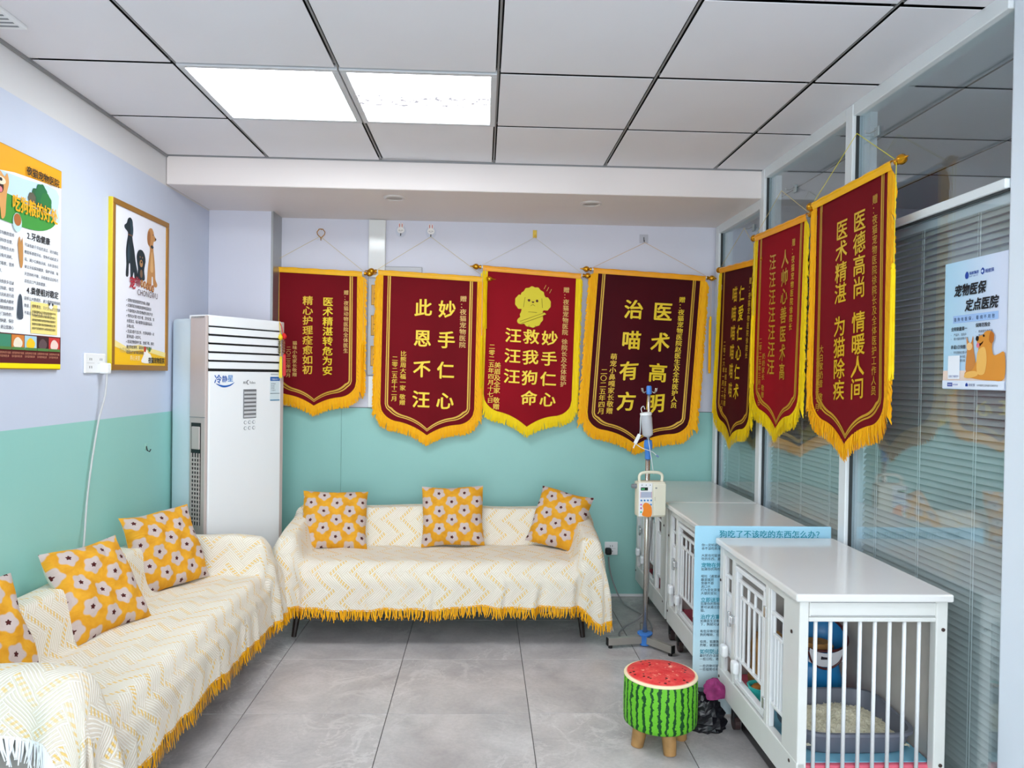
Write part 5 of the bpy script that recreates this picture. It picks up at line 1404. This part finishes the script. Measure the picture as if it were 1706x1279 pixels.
def lit(i, j):
    x = -0.172+0.344*i; y = -0.14+0.28*j
    z = 0.038+0.022*math.exp(-((x+0.11)/0.06)**2-((y-0.0)/0.09)**2)+0.032*math.exp(-((x-0.035)/0.075)**2-((y-0.01)/0.09)**2)+0.006*math.sin(x*40)*math.sin(y*50)-0.012*(abs(x)/0.172)**4
    return (x+random.uniform(-.0015, .0015), y+random.uniform(-.0015, .0015), z+random.uniform(-.003, .004))
LITM = M('tofu_litter', (226, 220, 196), 0.9, 0, 0.1, 0.15, 60)
li = tag(obj('litter', G().grid(lit, 46, 36), LITM, t), kind='stuff')
g = G(); rn = random.Random(3)
for k in range(1500):
    i, j = rn.random(), rn.random(); p = lit(i, j); an = rn.uniform(0, PI); L = 0.0045
    dx, dy = math.cos(an)*L, math.sin(an)*L
    g.tube([(p[0]-dx, p[1]-dy, p[2]), (p[0]+dx, p[1]+dy, p[2]+rn.uniform(-.002, .003))], 0.0013, 4)
tag(obj('litter_pellets', g, LITM, t), kind='stuff')
t = tag(obj('absorbent_pad', G().bbox(OX+0.035, OX+0.455, OY+0.045, OY+0.44, 0.2095, 0.2145, 0.003), M('pad_blue', (120, 178, 200), 0.8)), 'pale blue absorbent pad under the litter tray', 'pad')
t.location = (0, 0, 0)
# open blue bag
t = thing('pet_food_bag', 'open blue bag with brown trim standing behind the litter tray', 'bag', (OX+0.315, OY+0.565, 0.2125))
BLU = M('bag_blue', (28, 128, 190), 0.35, 0, 0.5, 0.1, 12); BRN = M('bag_trim_brown', (78, 24, 26), 0.5)
rim = lambda s, z0, t_: ring(0.115*s, 0.085*s, 0, 28, 2.4, zf=lambda x, y: z0+0.045*(y/0.085)*t_)
g = loft([ring(0.088, 0.07, 0.0, 28, 3), ring(0.094, 0.075, 0.06, 28, 3), ring(0.080, 0.062, 0.12, 28, 3), rim(0.72, 0.15, .5), rim(0.9, 0.20, 1), rim(1.0, 0.238, 1), rim(0.94, 0.236, 1), rim(0.8, 0.19, 1), rim(0.62, 0.16, .5)])
g.f.append(tuple(range(27, -1, -1))); g.f.append(tuple(8*28+k for k in range(28)))
obj('bag_body', g, BLU, t, smooth=True)
obj('rim_trim', G().tube([(x, y, z+0.001) for x, y, z in rim(0.98, 0.238, 1)]+[rim(0.98, 0.238, 1)[0]], 0.006, 6), BRN, t, smooth=True)
lab = G().grid(lambda i, j: (-0.066+0.132*i, -0.078-0.004*math.sin(i*PI)-0.012*j, 0.135+0.055*j+0.02*(2*i-1)**2), 10, 5)
lb = obj('white_label', lab, ink(226, 226, 232), t, smooth=True)
obj('label_mark', G().bbox(-0.022, 0.020, -0.0905, -0.087, 0.165, 0.184, 0.002), ink(40, 34, 44), lb)
obj('fold_trim', G().tube(smooth_line([(-0.07, -0.086, 0.195), (-0.05, -0.082, 0.150), (0.0, -0.084, 0.128), (0.05, -0.082, 0.150), (0.07, -0.086, 0.195)]), 0.004, 6), BRN, t)
obj('inner_paper', G().lathe([(0.06, 0.155), (0.066, 0.19), (0.05, 0.205), (0.02, 0.20)], 14, sx=1.0, sy=0.8), M('kraft_paper', (190, 140, 84), 0.8, 0, 0.2, 0.25, 30), t)
t = thing('paper_bag', 'crumpled brown paper bag with a white tag in the nearest cage', 'bag', (OX+0.150, OY+0.60, 0.2125))
rn = random.Random(9)
rs = []
for k, (s, z) in enumerate(((1, 0), (1.05, .05), (.95, .11), (1.0, .16), (.9, .21))):
    rs.append([(x*rn.uniform(.9, 1.08), y*rn.uniform(.9, 1.08), z2+rn.uniform(-.006, .006)) for x, y, z2 in ring(0.075*s, 0.06*s, z, 20, 3)])
g = loft(rs); g.f.append(tuple(range(19, -1, -1))); g.f.append(tuple(80+k for k in range(20)))
obj('bag_body', g, M('kraft_paper', (190, 140, 84)), t)
wl = obj('white_tag', G().add([(-0.015, -0.078, 0.0), (0.055, -0.078, 0.0), (0.075, -0.07, 0.11), (0.03, -0.07, 0.12), (-0.02, -0.078, 0.07), (-0.015, -0.080, 0.002), (0.055, -0.080, 0.002), (0.075, -0.072, 0.112), (0.03, -0.072, 0.122), (-0.02, -0.080, 0.072)], [(5, 6, 7, 8, 9), (4, 3, 2, 1, 0)]), ink(230, 230, 236), t)
obj('tag_trim', G().tube([(0.058, -0.079, 0.0), (0.078, -0.072, 0.112)], 0.005, 6), BRN, wl); obj('tag_mark', G().box(-0.010, 0.012, -0.0815, -0.0785, 0.02, 0.05), BRN, wl)
# teal bowl and things further back
t = thing('pet_bowl', 'teal plastic bowl seen through the nearest cage door', 'bowl', (OX+0.075, OY+0.50, 0.2125))
obj('bowl', G().lathe([(0.045, 0), (0.052, 0.01), (0.048, 0.05), (0.053, 0.058), (0.046, 0.058), (0.04, 0.02), (0.002, 0.014)], 24), M('teal_plastic', (60, 190, 180), 0.35), t, auto=50)
obj('kibble', G().lathe([(0.043, 0.040), (0.03, 0.056), (0.001, 0.062)], 16), M('kibble_brown', (176, 112, 50), 0.8, 0, 0.2, 0.4, 60), t)

# blue notice board standing between two cages
def notice():
    w, h = 0.585, 0.80; hw = w/2
    t = thing('notice_board', 'pale blue standing notice board between two white cages', 'notice board', (1.196, 3.112, 0.012))
    n = NT('board_pale_blue'); s = n.sep(n.coord('Object'))
    n.base(n.mix(n.step(s[2], 0.05, 0.6), rgb(214, 234, 240), rgb(164, 214, 236)), 0.3)
    obj('board', G().bbox(-hw, hw, -0.005, 0.005, 0, h, 0.004, 2), n.m, t)
    f = Flat(t, -0.0054); T1 = ink(22, 140, 160); BT = ink(70, 88, 100)
    f.text('title', '狗吃了不该吃的东西怎么办？', -.190, h-.046, .0345, T1, 1, bold=.012)
    x = -hw+.028
    secs = [(.080, ['你一定听说过很多关于狗吃了', '本不该吃的东西的可怕经历。']), (.124, ['大家也可能听说过狗吃了不该', '吃的东西，那怎么办呢。']), (.182, ['如果你的狗吃了奇怪的东西']),
            (.212, ['呕吐（通常从胃里吐出来）', '腹部痛觉', '食欲不振', '流口水', '行为变化异常', '大便的变化']), (.328, ['如果你的狗有下列的情况', '要可以通过自己的观察来体', '验。']),
            (.401, ['如果医生诊断狗吃了异物', '下，狗就可以送去治疗']), (.445, ['有些异物可能会引起', '狗的喉咙，引起不适']), (.489, ['但是，如果狗已经吞下', '热敏，就要安排手术']), (.548, ['最好的办法就是预防', '一些日粒，收好物品']), (.592, ['一些药物可能有毒', '一些植物也有毒'])]
    for z, rows in secs: f.lines('body_text', rows, x, h-z-.0055, .0138, .0145, BT, 1, bold=.01, res=1)
    for z, s_ in ((.165, '宠物在外吃坏了'), (.312, '立即送到宠物医院'), (.384, '治疗方案有哪些'), (.531, '如何防止狗乱吃')): f.text('heading', s_, x, h-z-.008, .0215, T1, 1, bold=.016)
notice()

# black bag with a pink cloth beside the board
t = thing('black_bag', 'lumpy black plastic bag on the floor beside the notice board', 'bag', (0.935, 3.02, 0))
def blob(rx, ry, hz, seed, n=20, m=12, amp=.12):
    rn = random.Random(seed); ph = [rn.uniform(0, 6.28) for _ in range(6)]
    g = G(); R = []
    for j in range(m+1):
        v = j/m; z = hz*v; s = max(0.0, 1-v**2.6)**0.5*0.97+.03
        R.append([(rx*s*math.cos(2*PI*k/n)*(1+amp*math.sin(3*2*PI*k/n+v*4+ph[0])+amp*.5*math.sin(7*2*PI*k/n+v*9+ph[1])), ry*s*math.sin(2*PI*k/n)*(1+amp*math.sin(2*2*PI*k/n+v*5+ph[2])), z) for k in range(n)])
    g = loft(R); g.f.append(tuple(range(n-1, -1, -1))); g.f.append(tuple(m*n+k for k in range(n)))
    return g
gb = blob(0.074, 0.060, 0.145, 4, 26, 14, amp=.10); rn = random.Random(21)
gb.v = [(x*(1+rn.uniform(-.13, .13)), y*(1+rn.uniform(-.13, .13)), max(0.0, z*(1+rn.uniform(-.09, .05)))) for x, y, z in gb.v]
obj('bag_body', gb, M('black_plastic_bag', (22, 22, 28), 0.38, 0, 0.5), t)
obj('bag_tie', G().lathe([(0.020, 0.125), (0.012, 0.140), (0.018, 0.155), (0.024, 0.160)], 9), M('black_plastic_bag', (22, 22, 28)), t, (-0.02, -0.01, 0))
t = thing('pink_cloth', 'magenta cloth bundle resting on the black bag', 'cloth', (0.962, 2.995, 0.138))
obj('bundle', blob(0.042, 0.040, 0.075, 8, amp=.25), M('magenta_cloth', (150, 50, 110), 0.7, 0, 0.3, 0.4, 30), t)
# black tray under the nearest cage
t = thing('floor_tray', 'long black plastic tray pushed under the nearest cage', 'tray', (1.22, 2.70, 0))
obj('tray_body', G().bbox(-0.150, 0.150, -0.29, 0.29, 0.0, 0.055, 0.014, 3), M('black_gloss', (18, 18, 20), 0.25), t)
obj('tray_rim', G().bbox(-0.158, 0.158, -0.298, 0.298, 0.050, 0.062, 0.004), M('black_gloss', (18, 18, 20)), t)

# ------------------------------------------------------------------ watermelon stool
def stool():
    t = thing('watermelon_stool', 'round stool printed like a cut watermelon on wooden legs', 'stool', (0.715, 2.895, 0))
    n = NT('watermelon_rind'); s = n.sep(n.coord('Object'))
    th = n.math('ARCTAN2', s[1], s[0])
    nz = n.noise(n.comb(n.math('MULTIPLY', s[0], 1.0), n.math('MULTIPLY', s[1], 1.0), n.math('MULTIPLY', s[2], 1.0)), 55, 3, 0.6)
    nz2 = n.noise(n.coord('Object'), 22, 2)
    ph = n.math('ADD', n.math('MULTIPLY', th, 30.0), n.math('ADD', n.math('MULTIPLY', n.math('SUBTRACT', nz, 0.5), 5.5), n.math('MULTIPLY', n.math('SUBTRACT', nz2, 0.5), 4.0)))
    st = n.step(n.math('SINE', ph), 0.25, 0.6)
    speck = n.step(n.noise(n.coord('Object'), 120, 2), 0.6, 0.72)
    base = n.mix(n.math('MULTIPLY', speck, 0.35), rgb(104, 186, 44), rgb(56, 132, 34))
    n.base(n.mix(st, base, rgb(16, 72, 30)), 0.6, 0, 0.3)
    R, z0, z1 = 0.143, 0.085, 0.272
    obj('seat_side', G().lathe([(R-0.012, z0), (R-0.002, z0+0.008), (R, z0+0.03), (R+0.001, (z0+z1)/2), (R-0.001, z1-0.012), (R-0.006, z1-0.002)], 48), n.m, t, auto=50)
    m = NT('watermelon_flesh'); v = m.coord('Object'); q = m.sep(v)
    r = m.math('SQRT', m.math('ADD', m.math('MULTIPLY', q[0], q[0]), m.math('MULTIPLY', q[1], q[1])))
    nf = m.step(m.noise(v, 26, 5, 0.65), 0.3, 0.75)
    flesh = m.mix(nf, rgb(222, 44, 50), rgb(240, 92, 84))
    pale = m.step(m.noise(v, 36, 5, 0.75), 0.56, 0.66)
    flesh = m.mix(m.math('MULTIPLY', pale, m.math('SUBTRACT', 1.0, m.step(r, 0.07, 0.10))), flesh, rgb(250, 176, 150))
    sd = m.math('MULTIPLY', m.math('SUBTRACT', 1.0, m.step(m.voro(v, 42), 0.20, 0.26)), m.math('MULTIPLY', m.step(r, 0.035, 0.06), m.step(m.noise(v, 14, 1), 0.42, 0.5)))
    flesh = m.mix(sd, flesh, rgb(60, 14, 16))
    flesh = m.mix(m.step(r, 0.128, 0.136), flesh, rgb(250, 232, 196))
    m.base(flesh, 0.55, 0, 0.3)
    obj('seat_top', G().lathe([(R-0.006, z1-0.003), (R-0.004, z1), (R-0.012, z1+0.006), (R*0.6, z1+0.012), (0.001, z1+0.014)], 48), m.m, t, auto=60)
    obj('seat_welt', G().tube([((R-0.003)*math.cos(2*PI*k/48), (R-0.003)*math.sin(2*PI*k/48), z1-0.001) for k in range(49)], 0.0035, 6), M('melon_pith', (246, 230, 190), 0.6), t)
    wd = M('stool_beech', (178, 134, 82), 0.5, 0, 0.4, 0.3, 18)
    for a in (-90+10, 195, 100, 18):
        c, s_ = math.cos(math.radians(a)), math.sin(math.radians(a))
        obj('leg', G().tube([(c*0.082, s_*0.082, z0+0.006), (c*0.098, s_*0.098, 0.0)], [0.030, 0.024], 14), wd, t, auto=50)
stool()

# ------------------------------------------------------------------ drip stand
def drip():
    X, Y = 0.885, 3.945
    t = thing('drip_stand', 'steel drip stand with blue fittings in front of the farthest cage', 'drip stand', (X, Y, 0))
    st = M('brushed_steel', (204, 198, 190), 0.25, 0.8); bl = M('fitting_blue', (64, 130, 214), 0.4)
    for dx, dy in ((-0.206, -0.035), (0.112, -0.155), (0.03, 0.20)):
        L = math.hypot(dx, dy); an = math.atan2(dy, dx)
        leg = obj('base_leg', G().bbox(0.02, L, -0.0125, 0.0125, 0.016, 0.054, 0.002), M('leg_steel', (176, 170, 162), 0.32, 0.45), t, None, (0, 0, an))
        obj('end_cap', G().bbox(L-0.002, L+0.005, -0.013, 0.013, 0.015, 0.055, 0.002), BLACK, leg); obj('foot', G().lathe([(0.011, 0), (0.011, 0.016)], 12), BLACK, leg, (L-0.016, 0, 0))
    obj('hub', G().lathe([(0.026, 0.006), (0.027, 0.05), (0.028, 0.062), (0.040, 0.064), (0.040, 0.072), (0.016, 0.074)], 24), bl, t, auto=50)
    obj('pole', G().tube([(0, 0, 0.07), (0, 0, 1.03)], 0.0125, 16), st, t, smooth=True)
    obj('height_collar', G().lathe([(0.014, 1.0), (0.016, 1.0), (0.017, 1.05), (0.021, 1.055), (0.023, 1.075), (0.020, 1.10), (0.012, 1.102)], 18), bl, t, auto=40)
    obj('upper_pole', G().tube([(0, 0, 1.10), (0, 0, 1.36)], 0.0085, 14), st, t, smooth=True)
    obj('top_cap', G().lathe([(0.013, 1.345), (0.0145, 1.35), (0.014, 1.385), (0.010, 1.39)], 16), bl, t, auto=40)
    for sx in (-1, 1):
        for yy in (0.4, -0.6):
            obj('hook', G().tube([(sx*0.010, 0.0, 1.362), (sx*0.028, yy*0.02, 1.352), (sx*0.036, yy*0.028, 1.362), (sx*0.038, yy*0.03, 1.378)], 0.0022, 6), st, t)
    # drip bottle
    b = thing('drip_bottle', 'clear plastic drip bottle hanging beside the pole', 'bottle', (X-0.012, Y-0.045, 1.12))
    pl = glass_material('frosted_plastic', (0.94, 0.95, 0.97, 1), 0.05)
    n = NT('translucent_plastic'); n.base(rgb(214, 218, 226), 0.3, 0, 0.5); n.b.inputs['Alpha'].default_value = 0.62
    obj('bottle_body', G().lathe([(0.006, 0.0), (0.018, 0.004), (0.0275, 0.012), (0.030, 0.10), (0.0275, 0.118)], 24), n.m, b, None, (0, -0.10, 0), auto=50)
    cp = obj('bottle_rim', G().lathe([(0.030, 0.116), (0.031, 0.118), (0.031, 0.128), (0.024, 0.131)], 24), WHITE_PL, b, None, (0, -0.10, 0))
    obj('hanging_loop', G().tube(smooth_line([(-0.034, 0.0, 0.130), (-0.036, 0.01, 0.15), (-0.022, 0.02, 0.162), (-0.012, 0.03, 0.145)]), 0.002, 6), WHITE_PL, b)
    tb = M('tube_clear', (214, 222, 224), 0.25)
    obj('drip_tube', G().tube(smooth_line([(0.0, 0, 0.0), (0.006, 0, -0.03), (0.018, 0, -0.10), (0.030, 0, -0.17), (0.034, 0.0, -0.195)]), 0.0022, 6), tb, b)
    obj('drip_tube', G().tube(smooth_line([(-0.034, 0.0, 0.125), (-0.042, -0.004, 0.10), (-0.042, -0.006, 0.04), (-0.045, -0.006, 0.015)]), 0.0024, 6), tb, b)
    rc = obj('roller_clamp', G().bbox(-0.009, 0.009, -0.006, 0.006, -0.055, 0.0, 0.003), WHITE_PL, b, (-0.046, -0.008, 0.015), (0, 0.45, 0)); obj('roller', G().bbox(0.004, 0.011, -0.005, 0.005, -0.022, -0.006, 0.002), M('roller_navy', (40, 50, 90), 0.4), rc)
    obj('clamp_tail', G().tube([(-0.068, -0.008, -0.034), (-0.078, -0.008, -0.058)], 0.003, 6), WHITE_PL, b)
    obj('drip_tube', G().tube(smooth_line([(-0.068, -0.008, -0.034), (-0.03, -0.01, -0.058), (0.02, -0.008, -0.075), (0.046, -0.006, -0.095)]), 0.0022, 6), tb, b); obj('needle_cap', G().tube([(0.044, -0.006, -0.094), (0.058, -0.006, -0.104)], 0.004, 8), M('cap_blue_grey', (120, 140, 190), 0.4), b)
    # infusion pump
    p = thing('infusion_pump', 'cream infusion pump with an orange keypad clamped on the drip stand', 'infusion pump', (X+0.004, Y-0.058, 0.705), 0.10)
    cr = M('pump_cream', (226, 222, 202), 0.4, 0, 0.45)
    obj('body', G().bbox(-0.075, 0.072, -0.035, 0.04, 0.0, 0.185, 0.010, 3), cr, p, auto=40)
    obj('face_panel', G().bbox(-0.074, -0.002, -0.040, -0.033, 0.006, 0.180, 0.004), WHITE_PL, p)
    obj('door', G().bbox(0.004, 0.070, -0.041, -0.034, 0.010, 0.176, 0.005), cr, p)
    f = Flat(p, -0.0405)
    f.rect('display', -.066, .142, -.028, .158, ink(16, 44, 30), 1); f.text('display_digits', '0.0', -.062, .1455, .012, emit('pump_digits_green', (0.15, 0.9, 0.35, 1), 1.2), 2, res=1)
    f.rect('info_label', -.066, .105, -.008, .134, ink(178, 186, 206), 1); f.rect('label_stripe', -.068, .103, -.066, .136, ink(226, 150, 160), 1); f.rect('label_stripe', -.008, .103, -.006, .136, ink(226, 150, 160), 1)
    f.poly('orange_keypad', [(-.056, .012), (-.010, .006), (-.006, .05), (-.02, .072), (-.042, .078), (-.054, .064), (-.050, .04)], ink(244, 140, 44), 1, 4)
    for k in range(4): obj('key', G().lathe([(0.005, 0), (0.0045, 0.003)], 10), ink(70, 140, 200), p, (-0.062+0.0175*k, -0.040, 0.090), (PI/2, 0, 0))
    for z, c in ((0.068, (200, 110, 190)), (0.050, (180, 90, 150)), (0.030, (70, 190, 160))): obj('key', G().lathe([(0.005, 0), (0.0045, 0.003)], 10), ink(*c), p, (-0.063, -0.040, z), (PI/2, 0, 0))
    obj('key', G().lathe([(0.005, 0), (0.0045, 0.003)], 10), ink(80, 150, 206), p, (-0.010, -0.040, 0.068), (PI/2, 0, 0))
    for k in range(3): f.ell('indicator', -.060+.022*k, .170, .0025, .0025, ink(90, 94, 100), 1)
    f.rect('brand_mark', .012, .150, .022, .158, ink(150, 150, 146), 1); f.text('brand_text', 'INFUSION', .026, .151, .007, ink(140, 140, 136), 1, res=1) if False else None
    f.rect('door_latch', .008, .088, .012, .108, ink(196, 190, 170), 2)
    obj('handle', G().tube(smooth_line([(-0.060, 0, 0.180), (-0.062, 0, 0.212), (-0.045, 0, 0.228), (0.0, 0, 0.232), (0.045, 0, 0.228), (0.062, 0, 0.212), (0.060, 0, 0.180)], 5), 0.008, 8), cr, p, smooth=True)
    k = obj('clamp_knob', G().lathe([(0.012, 0), (0.012, 0.024), (0.009, 0.028)], 12), GREY_PL, p, (-0.073, 0.008, 0.158), (0, -PI/2, 0))
drip()
